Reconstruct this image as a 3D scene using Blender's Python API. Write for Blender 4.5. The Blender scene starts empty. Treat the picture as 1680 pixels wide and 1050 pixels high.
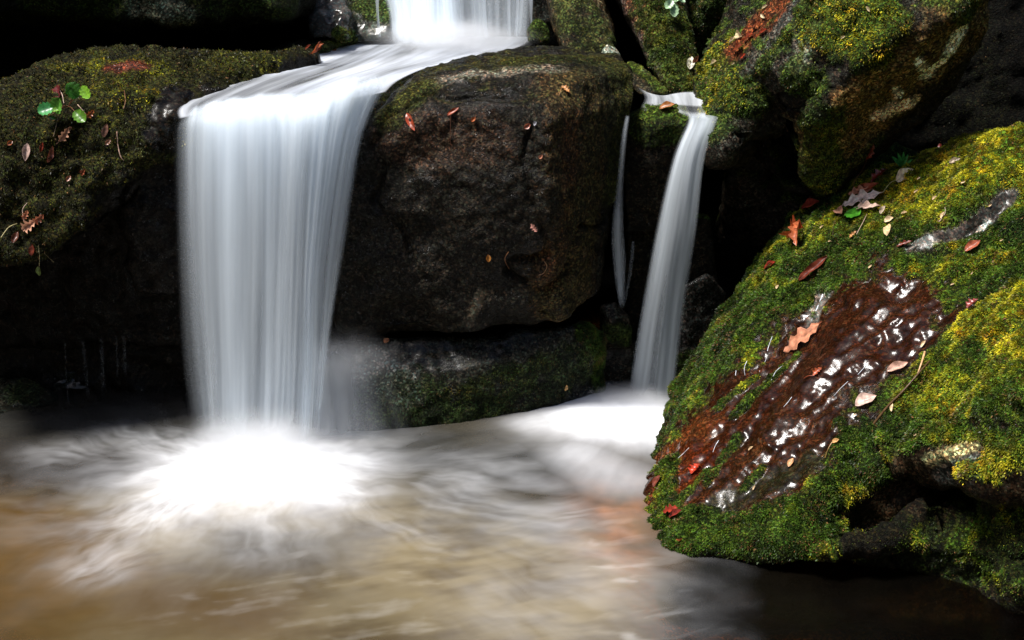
import bpy, bmesh, math, random
import numpy as np
from mathutils import Vector, Matrix
from mathutils.bvhtree import BVHTree

random.seed(7); RNG = np.random.default_rng(7)
SC = bpy.context.scene; COL = SC.collection

# ------------------------------------------------------------------ camera
H, PITCH, LENS = 2.2, math.radians(20), 50.0
FPX = LENS / 36 * 1680
cam = bpy.data.objects.new('camera', bpy.data.cameras.new('camera')); COL.objects.link(cam)
cam.location = (0, 0, H); cam.rotation_euler = (math.pi/2 - PITCH, 0, 0)
cam.data.lens = LENS; cam.data.sensor_width = 36; cam.data.clip_start = .05; cam.data.clip_end = 500
SC.camera = cam
# ------------------------------------------------------------------ world, sun, exposure
w = bpy.data.worlds.new("World"); SC.world = w; w.use_nodes = True
nt = w.node_tree; bgn = nt.nodes['Background']
sky = nt.nodes.new('ShaderNodeTexSky'); sky.sky_type = 'NISHITA'; sky.sun_disc = False
SUN_EL, SUN_AZ = math.radians(66), math.radians(245)      # azimuth measured clockwise from +Y
sky.sun_elevation = SUN_EL; sky.sun_rotation = SUN_AZ
sky.air_density = 1.0; sky.dust_density = 3.0; sky.ozone_density = 1.0
hs = nt.nodes.new('ShaderNodeHueSaturation'); hs.inputs['Saturation'].default_value = 1.25
nt.links.new(sky.outputs[0], hs.inputs['Color']); nt.links.new(hs.outputs[0], bgn.inputs['Color'])
bgn.inputs['Strength'].default_value = .075
sl = bpy.data.lights.new('sun', 'SUN'); sl.energy = 4.2; sl.angle = math.radians(13); sl.color = (1, .97, .93)
so = bpy.data.objects.new('sun', sl); COL.objects.link(so)
sd = Vector((math.sin(SUN_AZ)*math.cos(SUN_EL), math.cos(SUN_AZ)*math.cos(SUN_EL), math.sin(SUN_EL)))
so.rotation_euler = sd.to_track_quat('Z', 'Y').to_euler()
SC.view_settings.view_transform = 'Standard'; SC.view_settings.look = 'None'
SC.view_settings.exposure = 0.8; SC.view_settings.gamma = 1
SC.cycles.transparent_max_bounces = 24; SC.cycles.max_bounces = 8; SC.cycles.volume_bounces = 2
SC.cycles.use_denoising = True

# ------------------------------------------------------------------ geometry helpers
CT, ST = math.cos(PITCH), math.sin(PITCH)
def ray(px, py):
    x = (px-840)/FPX; v = (525-py)/FPX
    return np.array([x, CT + v*ST, -ST + v*CT])
def P(px, py, Y):
    d = ray(px, py); return np.array([0, 0, H]) + d*(Y/d[1])
def Wz(px, py, z=0.):
    d = ray(px, py); return np.array([0, 0, H]) + d*((z-H)/d[2])

_perm = np.random.default_rng(3).permutation(1024)
_grad = np.random.default_rng(4).normal(size=(1024, 3)); _grad /= np.linalg.norm(_grad, axis=1)[:, None]
def perlin(p):
    p = np.asarray(p, float); i = np.floor(p).astype(np.int64); f = p - i
    u = f*f*f*(f*(f*6-15)+10); r = 0
    for dx in (0, 1):
        for dy in (0, 1):
            for dz in (0, 1):
                h = _perm[(_perm[(_perm[(i[:, 0]+dx) & 1023]+i[:, 1]+dy) & 1023]+i[:, 2]+dz) & 1023]
                g = _grad[h]; o = f - np.array([dx, dy, dz])
                wgt = (u[:, 0] if dx else 1-u[:, 0])*(u[:, 1] if dy else 1-u[:, 1])*(u[:, 2] if dz else 1-u[:, 2])
                r = r + wgt*(g*o).sum(1)
    return r*1.5
def fbm(p, octv=4, ridged=False):
    a, s, t, r = 1., 1., 0., 0.
    p = np.asarray(p, float)
    for k in range(octv):
        n = perlin(p*s + 17.3*k)
        if ridged: n = 1 - 2*np.abs(n)
        r = r + a*n; t += a; a *= .5; s *= 2.03
    return r/t
def sstep(a, b, x):
    t = np.clip((x-a)/(b-a), 0, 1); return t*t*(3-2*t)
def lerp(a, b, t): return a + (b-a)*t

def tag(o, label=None, cat=None, group=None, kind=None):
    if label: o['label'] = label
    if cat: o['category'] = cat
    if group: o['group'] = group
    if kind: o['kind'] = kind
    return o
def link(name, me, mat=None, parent=None):
    o = bpy.data.objects.new(name, me); COL.objects.link(o)
    if mat: me.materials.append(mat)
    if parent: o.parent = parent
    return o
def mesh_np(name, V, F, smooth=True):
    V = np.asarray(V, np.float32); F = np.asarray(F, np.int32); k = F.shape[1]
    me = bpy.data.meshes.new(name); me.vertices.add(len(V)); me.vertices.foreach_set('co', V.ravel())
    me.loops.add(F.size); me.loops.foreach_set('vertex_index', F.ravel())
    me.polygons.add(len(F)); me.polygons.foreach_set('loop_start', np.arange(0, F.size, k, dtype=np.int32))
    me.polygons.foreach_set('loop_total', np.full(len(F), k, np.int32))
    me.update(calc_edges=True)
    if smooth: me.polygons.foreach_set('use_smooth', np.ones(len(F), bool))
    me.validate()
    return me
def set_attr(me, name, arr, kind='FLOAT'):
    a = me.attributes.new(name, 'FLOAT_COLOR' if kind == 'COL' else 'FLOAT', 'POINT')
    if kind == 'COL':
        c = np.ones((len(arr), 4), np.float32); c[:, :3] = arr; a.data.foreach_set('color', c.ravel())
    else: a.data.foreach_set('value', np.asarray(arr, np.float32))
def get_co(me):
    a = np.empty(len(me.vertices)*3, np.float32); me.vertices.foreach_get('co', a); return a.reshape(-1, 3).astype(float)
def get_no(me):
    a = np.empty(len(me.vertices)*3, np.float32); me.vertex_normals.foreach_get('vector', a); return a.reshape(-1, 3).astype(float)
def set_co(me, v): me.vertices.foreach_set('co', np.asarray(v, np.float32).ravel()); me.update()

# ------------------------------------------------------------------ materials
def newmat(name):
    m = bpy.data.materials.new(name); m.use_nodes = True
    n = m.node_tree.nodes; l = m.node_tree.links
    return m, n, l, n['Principled BSDF'], n['Material Output']
def mk_rock():
    m, n, l, b, out = newmat('wet_rock')
    ca = n.new('ShaderNodeAttribute'); ca.attribute_name = 'col'
    ra = n.new('ShaderNodeAttribute'); ra.attribute_name = 'rough'
    tc = n.new('ShaderNodeTexCoord')
    def noise(sc, det=4, ro=.6):
        t = n.new('ShaderNodeTexNoise'); t.inputs['Scale'].default_value = sc; t.inputs['Detail'].default_value = det
        t.inputs['Roughness'].default_value = ro; l.new(tc.outputs['Object'], t.inputs['Vector']); return t
    n1 = noise(70, 5, .7); n2 = noise(220, 3, .6); n3 = noise(16, 4)
    mr = n.new('ShaderNodeMapRange'); mr.inputs[1].default_value = .3; mr.inputs[2].default_value = .72
    mr.inputs[3].default_value = .35; mr.inputs[4].default_value = 1.9; l.new(n1.outputs[0], mr.inputs[0])
    mul = n.new('ShaderNodeVectorMath'); mul.operation = 'SCALE'
    v0 = n.new('ShaderNodeTexVoronoi'); v0.inputs['Scale'].default_value = 150; l.new(tc.outputs['Object'], v0.inputs['Vector'])
    sx = n.new('ShaderNodeSeparateColor'); l.new(v0.outputs['Color'], sx.inputs[0])
    pw = n.new('ShaderNodeMath'); pw.operation = 'POWER'; pw.inputs[1].default_value = 3.; l.new(sx.outputs[0], pw.inputs[0])
    pm = n.new('ShaderNodeMath'); pm.operation = 'MULTIPLY_ADD'; pm.inputs[1].default_value = 3.4; pm.inputs[2].default_value = .35; l.new(pw.outputs[0], pm.inputs[0])
    tn = n.new('ShaderNodeMix'); tn.data_type = 'RGBA'; tn.inputs[6].default_value = (1.35, .9, .65, 1); tn.inputs[7].default_value = (.8, 1.05, .85, 1); l.new(sx.outputs[1], tn.inputs[0])
    m0 = n.new('ShaderNodeVectorMath'); m0.operation = 'MULTIPLY'; l.new(ca.outputs['Color'], m0.inputs[0]); l.new(tn.outputs[2], m0.inputs[1])
    m1_ = n.new('ShaderNodeMath'); m1_.operation = 'MULTIPLY'; l.new(pm.outputs[0], m1_.inputs[0]); l.new(mr.outputs[0], m1_.inputs[1])
    gw = n.new('ShaderNodeMapRange'); gw.inputs[1].default_value = .14; gw.inputs[2].default_value = .30; gw.inputs[3].default_value = .25; gw.inputs[4].default_value = 1.; l.new(ra.outputs['Fac'], gw.inputs[0])
    gx_ = n.new('ShaderNodeMix'); gx_.data_type = 'FLOAT'; gx_.inputs[2].default_value = 1.; l.new(gw.outputs[0], gx_.inputs[0]); l.new(m1_.outputs[0], gx_.inputs[3])
    l.new(m0.outputs[0], mul.inputs[0]); l.new(gx_.outputs[0], mul.inputs['Scale'])
    # pale mineral grains
    vo = n.new('ShaderNodeTexVoronoi'); vo.inputs['Scale'].default_value = 90; l.new(tc.outputs['Object'], vo.inputs['Vector'])
    gr = n.new('ShaderNodeMapRange'); gr.inputs[1].default_value = .16; gr.inputs[2].default_value = .08
    l.new(vo.outputs['Distance'], gr.inputs[0])
    g2 = n.new('ShaderNodeMapRange'); g2.inputs[1].default_value = .62; g2.inputs[2].default_value = .75
    l.new(n3.outputs[0], g2.inputs[0])
    gm = n.new('ShaderNodeMath'); gm.operation = 'MULTIPLY'; l.new(gr.outputs[0], gm.inputs[0]); l.new(g2.outputs[0], gm.inputs[1])
    mx = n.new('ShaderNodeMix'); mx.data_type = 'RGBA'; l.new(gm.outputs[0], mx.inputs[0]); l.new(mul.outputs[0], mx.inputs[6])
    gc = n.new('ShaderNodeVectorMath'); gc.operation = 'MULTIPLY_ADD'; gc.inputs[1].default_value = (8, 7.4, 6.5); gc.inputs[2].default_value = (.004, .0035, .003); l.new(ca.outputs['Color'], gc.inputs[0]); l.new(gc.outputs[0], mx.inputs[7])
    l.new(mx.outputs[2], b.inputs['Base Color'])
    # roughness: wet film with dry specks
    rm = n.new('ShaderNodeMapRange'); rm.inputs[1].default_value = .3; rm.inputs[2].default_value = .7
    rm.inputs[3].default_value = -.08; rm.inputs[4].default_value = .10; l.new(n2.outputs[0], rm.inputs[0])
    ad = n.new('ShaderNodeMath'); ad.operation = 'ADD'; ad.use_clamp = True
    gt = n.new('ShaderNodeMath'); gt.operation = 'GREATER_THAN'; gt.inputs[1].default_value = .94; l.new(sx.outputs[2], gt.inputs[0])
    gk = n.new('ShaderNodeMapRange'); gk.inputs[1].default_value = .24; gk.inputs[2].default_value = .32; gk.inputs[3].default_value = 0; gk.inputs[4].default_value = -.28; l.new(ra.outputs['Fac'], gk.inputs[0])
    gs = n.new('ShaderNodeMath'); gs.operation = 'MULTIPLY_ADD'; l.new(gk.outputs[0], gs.inputs[1]); l.new(gt.outputs[0], gs.inputs[0]); l.new(rm.outputs[0], gs.inputs[2])
    l.new(ra.outputs['Fac'], ad.inputs[0]); l.new(gs.outputs[0], ad.inputs[1]); l.new(ad.outputs[0], b.inputs['Roughness'])
    sp = n.new('ShaderNodeMapRange'); sp.inputs[1].default_value = .12; sp.inputs[2].default_value = .34; sp.inputs[3].default_value = .30; sp.inputs[4].default_value = .10
    l.new(ad.outputs[0], sp.inputs[0]); l.new(sp.outputs[0], b.inputs['Specular IOR Level'])
    bs = n.new('ShaderNodeMath'); bs.operation = 'ADD'; l.new(n1.outputs[0], bs.inputs[0])
    b3 = n.new('ShaderNodeMath'); b3.operation = 'MULTIPLY'; b3.inputs[1].default_value = .5
    l.new(n2.outputs[0], b3.inputs[0]); l.new(b3.outputs[0], bs.inputs[1])
    bp = n.new('ShaderNodeBump'); bp.inputs['Distance'].default_value = .012
    bw = n.new('ShaderNodeMapRange'); bw.inputs[1].default_value = .22; bw.inputs[2].default_value = .40; bw.inputs[3].default_value = .06; bw.inputs[4].default_value = 1.
    l.new(ra.outputs['Fac'], bw.inputs[0]); l.new(bw.outputs[0], bp.inputs['Strength'])
    l.new(bs.outputs[0], bp.inputs['Height']); l.new(bp.outputs[0], b.inputs['Normal'])
    return m
def mk_moss():
    m, n, l, b, out = newmat('moss_leaves')
    ca = n.new('ShaderNodeAttribute'); ca.attribute_name = 'col'
    l.new(ca.outputs['Color'], b.inputs['Base Color']); b.inputs['Roughness'].default_value = .5
    b.inputs['Specular IOR Level'].default_value = .35
    tr = n.new('ShaderNodeBsdfTranslucent'); l.new(ca.outputs['Color'], tr.inputs['Color'])
    mx = n.new('ShaderNodeMixShader'); mx.inputs[0].default_value = .28
    l.new(b.outputs[0], mx.inputs[1]); l.new(tr.outputs[0], mx.inputs[2]); l.new(mx.outputs[0], out.inputs['Surface'])
    return m
def mk_leaf():
    m, n, l, b, out = newmat('leaf_surface')
    ca = n.new('ShaderNodeAttribute'); ca.attribute_name = 'col'
    tc = n.new('ShaderNodeTexCoord'); t = n.new('ShaderNodeTexNoise'); t.inputs['Scale'].default_value = 60; t.inputs['Detail'].default_value = 4
    l.new(tc.outputs['Object'], t.inputs['Vector'])
    mr = n.new('ShaderNodeMapRange'); mr.inputs[1].default_value = .3; mr.inputs[2].default_value = .7; mr.inputs[3].default_value = .55; mr.inputs[4].default_value = 1.35
    l.new(t.outputs[0], mr.inputs[0]); mul = n.new('ShaderNodeVectorMath'); mul.operation = 'SCALE'
    l.new(ca.outputs['Color'], mul.inputs[0]); l.new(mr.outputs[0], mul.inputs['Scale'])
    l.new(mul.outputs[0], b.inputs['Base Color']); b.inputs['Roughness'].default_value = .33
    bp = n.new('ShaderNodeBump'); bp.inputs['Strength'].default_value = .5; bp.inputs['Distance'].default_value = .003
    l.new(t.outputs[0], bp.inputs['Height']); l.new(bp.outputs[0], b.inputs['Normal'])
    tr = n.new('ShaderNodeBsdfTranslucent'); l.new(mul.outputs[0], tr.inputs['Color'])
    mx = n.new('ShaderNodeMixShader'); mx.inputs[0].default_value = .25
    l.new(b.outputs[0], mx.inputs[1]); l.new(tr.outputs[0], mx.inputs[2]); l.new(mx.outputs[0], out.inputs['Surface'])
    return m
def mk_veil(name, fu=60., fv=.8, bias=.15, gain=1.5, col=(.77, .86, .96)):
    """silky falling water: a thin aerated film, its cover streaked along the flow (uv in metres)"""
    m, n, l, b, out = newmat(name)
    da = n.new('ShaderNodeAttribute'); da.attribute_name = 'dens'
    uv = n.new('ShaderNodeUVMap'); uv.uv_map = 'flow'
    def st(su, sv, det):
        mp = n.new('ShaderNodeMapping'); mp.inputs['Scale'].default_value = (su, sv, 1); l.new(uv.outputs[0], mp.inputs[0])
        t = n.new('ShaderNodeTexNoise'); t.inputs['Scale'].default_value = 1; t.inputs['Detail'].default_value = det
        t.inputs['Roughness'].default_value = .55; l.new(mp.outputs[0], t.inputs['Vector']); return t
    a, c = st(fu, fv, 3), st(fu*.25, fv*.6, 2)
    ad = n.new('ShaderNodeMath'); ad.operation = 'MULTIPLY_ADD'; ad.inputs[1].default_value = .5; l.new(a.outputs[0], ad.inputs[0])
    c2 = n.new('ShaderNodeMath'); c2.operation = 'MULTIPLY'; c2.inputs[1].default_value = .5; l.new(c.outputs[0], c2.inputs[0]); l.new(c2.outputs[0], ad.inputs[2])
    mr = n.new('ShaderNodeMapRange'); mr.inputs[1].default_value = .36; mr.inputs[2].default_value = .64
    mr.inputs[3].default_value = bias; mr.inputs[4].default_value = gain; mr.clamp = True; l.new(ad.outputs[0], mr.inputs[0])
    mu = n.new('ShaderNodeMath'); mu.operation = 'MULTIPLY'; mu.use_clamp = True
    l.new(mr.outputs[0], mu.inputs[0]); l.new(da.outputs['Fac'], mu.inputs[1])
    df = n.new('ShaderNodeBsdfDiffuse'); df.inputs['Color'].default_value = (*col, 1)
    tl = n.new('ShaderNodeBsdfTranslucent'); tl.inputs['Color'].default_value = (*col, 1)
    m1 = n.new('ShaderNodeMixShader'); m1.inputs[0].default_value = .45; l.new(df.outputs[0], m1.inputs[1]); l.new(tl.outputs[0], m1.inputs[2])
    tp = n.new('ShaderNodeBsdfTransparent')
    m2 = n.new('ShaderNodeMixShader'); l.new(mu.outputs[0], m2.inputs[0]); l.new(tp.outputs[0], m2.inputs[1]); l.new(m1.outputs[0], m2.inputs[2])
    l.new(m2.outputs[0], out.inputs['Surface'])
    return m
def mk_pool():
    """stream water: clear glossy film where not aerated, cloudy where the water carries silt and bubbles, white where foam"""
    m, n, l, b, out = newmat('pool_water')
    fa = n.new('ShaderNodeAttribute'); fa.attribute_name = 'foam'
    ma = n.new('ShaderNodeAttribute'); ma.attribute_name = 'murk'
    ca = n.new('ShaderNodeAttribute'); ca.attribute_name = 'col'
    df = n.new('ShaderNodeBsdfDiffuse'); l.new(ca.outputs['Color'], df.inputs['Color'])
    tp = n.new('ShaderNodeBsdfTransparent'); tp.inputs['Color'].default_value = (.36, .26, .15, 1)
    m1 = n.new('ShaderNodeMixShader'); l.new(ma.outputs['Fac'], m1.inputs[0]); l.new(tp.outputs[0], m1.inputs[1]); l.new(df.outputs[0], m1.inputs[2])
    gl = n.new('ShaderNodeBsdfGlossy'); gl.inputs['Roughness'].default_value = .22
    fr = n.new('ShaderNodeFresnel'); fr.inputs['IOR'].default_value = 1.33
    inv = n.new('ShaderNodeMath'); inv.operation = 'SUBTRACT'; inv.inputs[0].default_value = 1; l.new(fa.outputs['Fac'], inv.inputs[1])
    fm = n.new('ShaderNodeMath'); fm.operation = 'MULTIPLY'; fm.use_clamp = True; l.new(fr.outputs[0], fm.inputs[0]); l.new(inv.outputs[0], fm.inputs[1])
    m2 = n.new('ShaderNodeMixShader'); l.new(fm.outputs[0], m2.inputs[0]); l.new(m1.outputs[0], m2.inputs[1]); l.new(gl.outputs[0], m2.inputs[2])
    wf = n.new('ShaderNodeBsdfDiffuse'); wf.inputs['Color'].default_value = (.86, .88, .92, 1)
    m3 = n.new('ShaderNodeMixShader'); l.new(fa.outputs['Fac'], m3.inputs[0]); l.new(m2.outputs[0], m3.inputs[1]); l.new(wf.outputs[0], m3.inputs[2])
    l.new(m3.outputs[0], out.inputs['Surface'])
    return m
ROCK, MOSS, LEAF = mk_rock(), mk_moss(), mk_leaf()

# ------------------------------------------------------------------ rock builder
def hull_bm(bm, pts):
    b = bmesh.new()
    for p in pts: b.verts.new(p)
    r = bmesh.ops.convex_hull(b, input=b.verts)
    bmesh.ops.delete(b, geom=[v for v in b.verts if not v.link_faces], context='VERTS')
    bmesh.ops.recalc_face_normals(b, faces=b.faces)
    t = bpy.data.meshes.new('tmp'); b.to_mesh(t); b.free(); bm.from_mesh(t); bpy.data.meshes.remove(t)
def pts3(spec, back=None, shrink=.88):
    """spec: (px,py,Y) image-aimed points at distance Y, or ('w',x,y,z). back: extra depth added behind"""
    out = []
    for s in spec: out.append(np.array(s[1:], float) if s[0] == 'w' else P(*s))
    if back:
        A = np.array(out); c = A.mean(0)
        for a in A:
            q = c + (a-c)*shrink; q[1] = a[1]; cz = np.array([0, 0, H]); q = cz+(q-cz)*((q[1]+back)/q[1]); q[2] -= .03*back; out.append(q)
    return out
def segdist(p, A, B):
    ab = B-A; t = np.clip(((p-A)@ab)/max(ab@ab, 1e-9), 0, 1); return np.linalg.norm(p-(A+t[:, None]*ab), axis=1)
def hit(bvh, px, py):
    d = Vector(ray(px, py)).normalized(); h = bvh.ray_cast(Vector((0, 0, H)), d, 60)
    return h
def capmask(bvh, p, pts, r, nz, rough=.45, hard=.25):
    hp = []
    for q in pts:
        h = hit(bvh, q[0], q[1])
        if h[0] is not None: hp.append(np.array(h[0]))
    if not hp: return np.zeros(len(p))
    if len(hp) == 1: d = np.linalg.norm(p-hp[0], axis=1)
    else: d = np.minimum.reduce([segdist(p, hp[i], hp[i+1]) for i in range(len(hp)-1)])
    return 1-sstep(1-hard, 1+hard, d/r + rough*nz)

ALLROCK = []
def rock(name, label, hulls, vox=.012, smooth=6, low=.03, mid=.012, fine=.004, dents=(), A=(.010, .009, .008), B=(.045, .038, .028),
         rough=.38, mossup=None, dabs=(), moss_n=0, blade=(.006, .012), cat='boulder', group=None, stretch=(1, 1, 1), dark=(.02, .035, .006),
         green=(.055, .10, .012), yell=(.21, .20, .018), lumps=.012, mosslabel=None, grain=None, cracks=0.):
    bm = bmesh.new()
    for h in hulls: hull_bm(bm, h)
    t = bpy.data.meshes.new('t'); bm.to_mesh(t); bm.free()
    o = bpy.data.objects.new('t', t); COL.objects.link(o)
    r = o.modifiers.new('r', 'REMESH'); r.mode = 'VOXEL'; r.voxel_size = vox
    s = o.modifiers.new('s', 'SMOOTH'); s.factor = .5; s.iterations = smooth
    dg = bpy.context.evaluated_depsgraph_get(); me = bpy.data.meshes.new_from_object(o.evaluated_get(dg))
    bpy.data.objects.remove(o); bpy.data.meshes.remove(t)
    V = get_co(me); N = get_no(me)
    st = np.array(stretch)
    if dents:
        F = [tuple(p.vertices) for p in me.polygons]
        bv = BVHTree.FromPolygons([tuple(v) for v in V], F)
        nz = fbm(V*5, 3)
        for pts, rad, dep in dents:
            mk = capmask(bv, V, pts, rad, nz, .3, .7); V = V - N*(mk*dep)[:, None]
        set_co(me, V); N = get_no(me)
    seed = np.array([hash_name(name, k) for k in range(3)])
    Q = V*st + seed
    V = V + N*(low*fbm(Q*2.2, 3) + mid*fbm(Q*7, 3, True) + fine*fbm(Q*30, 3))[:, None]
    if grain:
        dirv, fr_, am_ = grain; dirv = unit_(dirv); e1 = unit_(np.cross(dirv, [0, .6, .8])); e2 = np.cross(dirv, e1)
        G = np.stack([V@dirv*fr_*.16, V@e1*fr_, V@e2*fr_], 1) + .35*fbm(V*2.5, 2)[:, None]
        V = V + N*(am_*fbm(G, 4, True) + am_*.5*fbm(G*.4+4, 3))[:, None]
    if cracks:
        cr = np.abs(fbm(Q*1.7+31, 3))+.012*fbm(Q*20, 2); V = V - N*(cracks*(1-sstep(0, .045, cr))*sstep(-.2, .2, fbm(Q*1.3+77, 2)))[:, None]
    set_co(me, V); N = get_no(me)
    F = [tuple(p.vertices) for p in me.polygons]; bv = BVHTree.FromPolygons([tuple(v) for v in V], F)
    n8 = fbm(V*9+5, 4); n25 = fbm(V*28+9, 3); n3 = fbm(V*3+2, 3); n60 = fbm(V*60+1, 3)
    k = sstep(-.6, .8, n8+.6*n25+.7*n60)[:, None]
    col = lerp(np.array(A), np.array(B), k); rg = rough + .12*n8
    moss = np.zeros(len(V)); hue = np.clip(.35+.6*n3+.3*n8, 0, 1)
    if mossup:
        moss = sstep(mossup[0], mossup[1], N[:, 2] + .35*n8 + .25*n25)*mossup[2]
    nzz = 1.2*n8 + .9*n25 + .5*n60
    for d in dabs:
        kind, pts, rad = d[0], d[1], d[2]; val = d[3] if len(d) > 3 else 1.; rr = d[4] if len(d) > 4 else None
        mk = capmask(bv, V, pts, rad, nzz)
        if kind == 'moss': moss = np.maximum(moss, mk*val)
        elif kind == 'bare': moss = moss*(1-mk*val)
        elif kind == 'hue': hue = lerp(hue, val, mk)
        elif kind == 'col':
            f = (mk*.9*sstep(-.7, .1, n25+.8*n60+.25))[:, None]; tone = np.clip(1+1.0*n25+.5*n8+.8*n60, .15, 2.4)[:, None]
            col = lerp(col, np.array(val)*tone, f)
            if rr is not None: rg = lerp(rg, rr + (.07*sstep(-.25, .4, n8+.6*n25) if rr < .19 else 0), mk)
    hue = np.clip(hue + .55*n8 + .45*n25 + .25*n3, 0, 1); moss = np.clip(moss, 0, 1)*(1-.55*sstep(.15, .5, fbm(V*14+40, 3))); col = np.clip(col, .002, 1)
    under = lerp(np.array(dark), np.array(green)*.6, np.clip(hue, 0, 1)[:, None])
    col = lerp(col, under*(1+.6*n25)[:, None], (sstep(.15, .7, moss)*.85)[:, None])
    V = V + N*(moss*(lumps*(.6+1.5*fbm(V*24, 3)) + lumps*1.6*fbm(V*8+3, 3)))[:, None]
    set_co(me, V)
    rg = lerp(rg, .75, moss)
    set_attr(me, 'col', np.clip(col, .002, 1), 'COL'); set_attr(me, 'rough', np.clip(rg, .06, 1))
    me.polygons.foreach_set('use_smooth', np.ones(len(me.polygons), bool))
    ob = link(name, me, ROCK); tag(ob, label, cat, group)
    ob['_t'] = 1; del ob['_t']
    ALLROCK.append(ob)
    if moss_n:
        me.calc_loop_triangles(); T = np.empty(len(me.loop_triangles)*3, np.int32); me.loop_triangles.foreach_get('vertices', T); T = T.reshape(-1, 3)
        N = get_no(me)
        a, b, c = V[T[:, 0]], V[T[:, 1]], V[T[:, 2]]
        area = np.linalg.norm(np.cross(b-a, c-a), axis=1)/2
        mid_ = (a+b+c)/3; nn = N[T[:, 0]]
        view = np.array([0, 0, H])-mid_; dist = np.linalg.norm(view, axis=1); view /= dist[:, None]
        x = mid_[:, 0]/mid_[:, 1]
        vis = (np.abs(x) < .45) & ((nn*view).sum(1) > -.35) & (mid_[:, 2] > .0)
        wgt = area*np.clip(moss[T].mean(1)-.08, 0, 1)*vis*(.35+sstep(-.25, .35, fbm(mid_*35+4, 2)))
        if wgt.sum() > 0:
            idx = RNG.choice(len(T), size=moss_n, p=wgt/wgt.sum()); u = RNG.random((moss_n, 2)); su = np.sqrt(u[:, :1])
            p = a[idx]*(1-su)+b[idx]*su*(1-u[:, 1:])+c[idx]*su*u[:, 1:]
            n0 = nn[idx]; rd = RNG.normal(size=(moss_n, 3))
            dn = np.array([-.45, -.2, -.85]); dn = dn-n0*(n0@dn)[:, None]; dr = n0*.55 + rd*.32 + dn*(.30+.45*sstep(-.4, .4, fbm(p*11+6, 2)))[:, None] + np.array([0, 0, .08]); dr /= np.linalg.norm(dr, axis=1)[:, None]
            L = RNG.uniform(blade[0]*.75, blade[1]*.8, moss_n)[:, None]*(.5+.5*moss[T[idx, 0]])[:, None]
            sd_ = np.cross(dr, RNG.normal(size=(moss_n, 3))); sd_ /= np.linalg.norm(sd_, axis=1)[:, None]
            L = L*1.25; wd = L*RNG.uniform(.10, .20, (moss_n, 1))
            base = p - n0*.002; tip = base + dr*L + np.array([0, 0, -.12])*L
            midp = base+dr*L*.5
            VV = np.stack([base, midp+sd_*wd, tip, midp-sd_*wd], 1).reshape(-1, 3)
            FF = np.arange(moss_n*4).reshape(-1, 4)
            mm = mesh_np('moss', VV, FF, False)
            hu = np.clip(hue[T[idx, 0]] + RNG.normal(size=moss_n)*.05, 0, 1)[:, None]
            cc = np.where(hu < .5, lerp(np.array(dark), np.array(green), hu*2), lerp(np.array(green), np.array(yell), hu*2-1))
            cc = cc*RNG.uniform(.62, 1.4, (moss_n, 1))*(.25+1.5*sstep(-.45, .55, fbm(p*26+3, 3)+.5*fbm(p*7, 2)))[:, None]
            warm = sstep(.05, .5, fbm(p*12+8, 3))[:, None]; cc = cc*lerp(np.ones(3), np.array([1.5, .95, .8]), warm)
            br = RNG.random(moss_n) < .04+.34*sstep(.05, .45, fbm(p*15+1, 3)); cc[br] = np.array([.20, .10, .035])*RNG.uniform(.3, 1.3, (br.sum(), 1))
            cc = np.repeat(cc, 4, 0)
            set_attr(mm, 'col', np.clip(cc, 0, 1), 'COL')
            mo = link('moss', mm, MOSS, ob); mo['kind'] = 'stuff'
            if mosslabel: mo['label'] = mosslabel
    return ob
def unit_(v): v = np.asarray(v, float); return v/np.linalg.norm(v)
def hash_name(s, k):
    h = 7+k*131
    for ch in s: h = (h*31+ord(ch)) % 9973
    return h/97.

def mist(name, label, c, rad, dens, seed=0):
    """still cloud of fine spray: scattering volume thinning out from its middle"""
    m, n, l, b, out = newmat('mist_'+str(seed)); n.remove(b)
    tc = n.new('ShaderNodeTexCoord'); le = n.new('ShaderNodeVectorMath'); le.operation = 'LENGTH'; l.new(tc.outputs['Object'], le.inputs[0])
    mr = n.new('ShaderNodeMapRange'); mr.interpolation_type = 'SMOOTHERSTEP'; mr.inputs[1].default_value = 1.; mr.inputs[2].default_value = .0; mr.inputs[3].default_value = 0; mr.inputs[4].default_value = 1
    l.new(le.outputs['Value'], mr.inputs[0])
    t = n.new('ShaderNodeTexNoise'); t.inputs['Scale'].default_value = 2.2; t.inputs['Detail'].default_value = 2; l.new(tc.outputs['Object'], t.inputs['Vector'])
    r2 = n.new('ShaderNodeMapRange'); r2.inputs[1].default_value = .3; r2.inputs[2].default_value = .7; r2.inputs[3].default_value = .25; r2.inputs[4].default_value = 1.6; l.new(t.outputs[0], r2.inputs[0])
    mu = n.new('ShaderNodeMath'); mu.operation = 'MULTIPLY'; l.new(mr.outputs[0], mu.inputs[0]); l.new(r2.outputs[0], mu.inputs[1])
    m2 = n.new('ShaderNodeMath'); m2.operation = 'MULTIPLY'; m2.inputs[1].default_value = dens; l.new(mu.outputs[0], m2.inputs[0])
    v = n.new('ShaderNodeVolumePrincipled'); v.inputs['Color'].default_value = (.97, .98, 1, 1); v.inputs['Anisotropy'].default_value = 0
    l.new(m2.outputs[0], v.inputs['Density']); l.new(v.outputs[0], out.inputs['Volume'])
    bm = bmesh.new(); bmesh.ops.create_icosphere(bm, subdivisions=4, radius=1.); me = bpy.data.meshes.new(name); bm.to_mesh(me); bm.free()
    o = link(name, me, m); o.location = c; o.scale = rad; tag(o, label, kind='stuff'); return o

# ------------------------------------------------------------------ the rocks
GRP = 'boulders around the fall'
BROWN = (.017, .0052, .0022)
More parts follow.
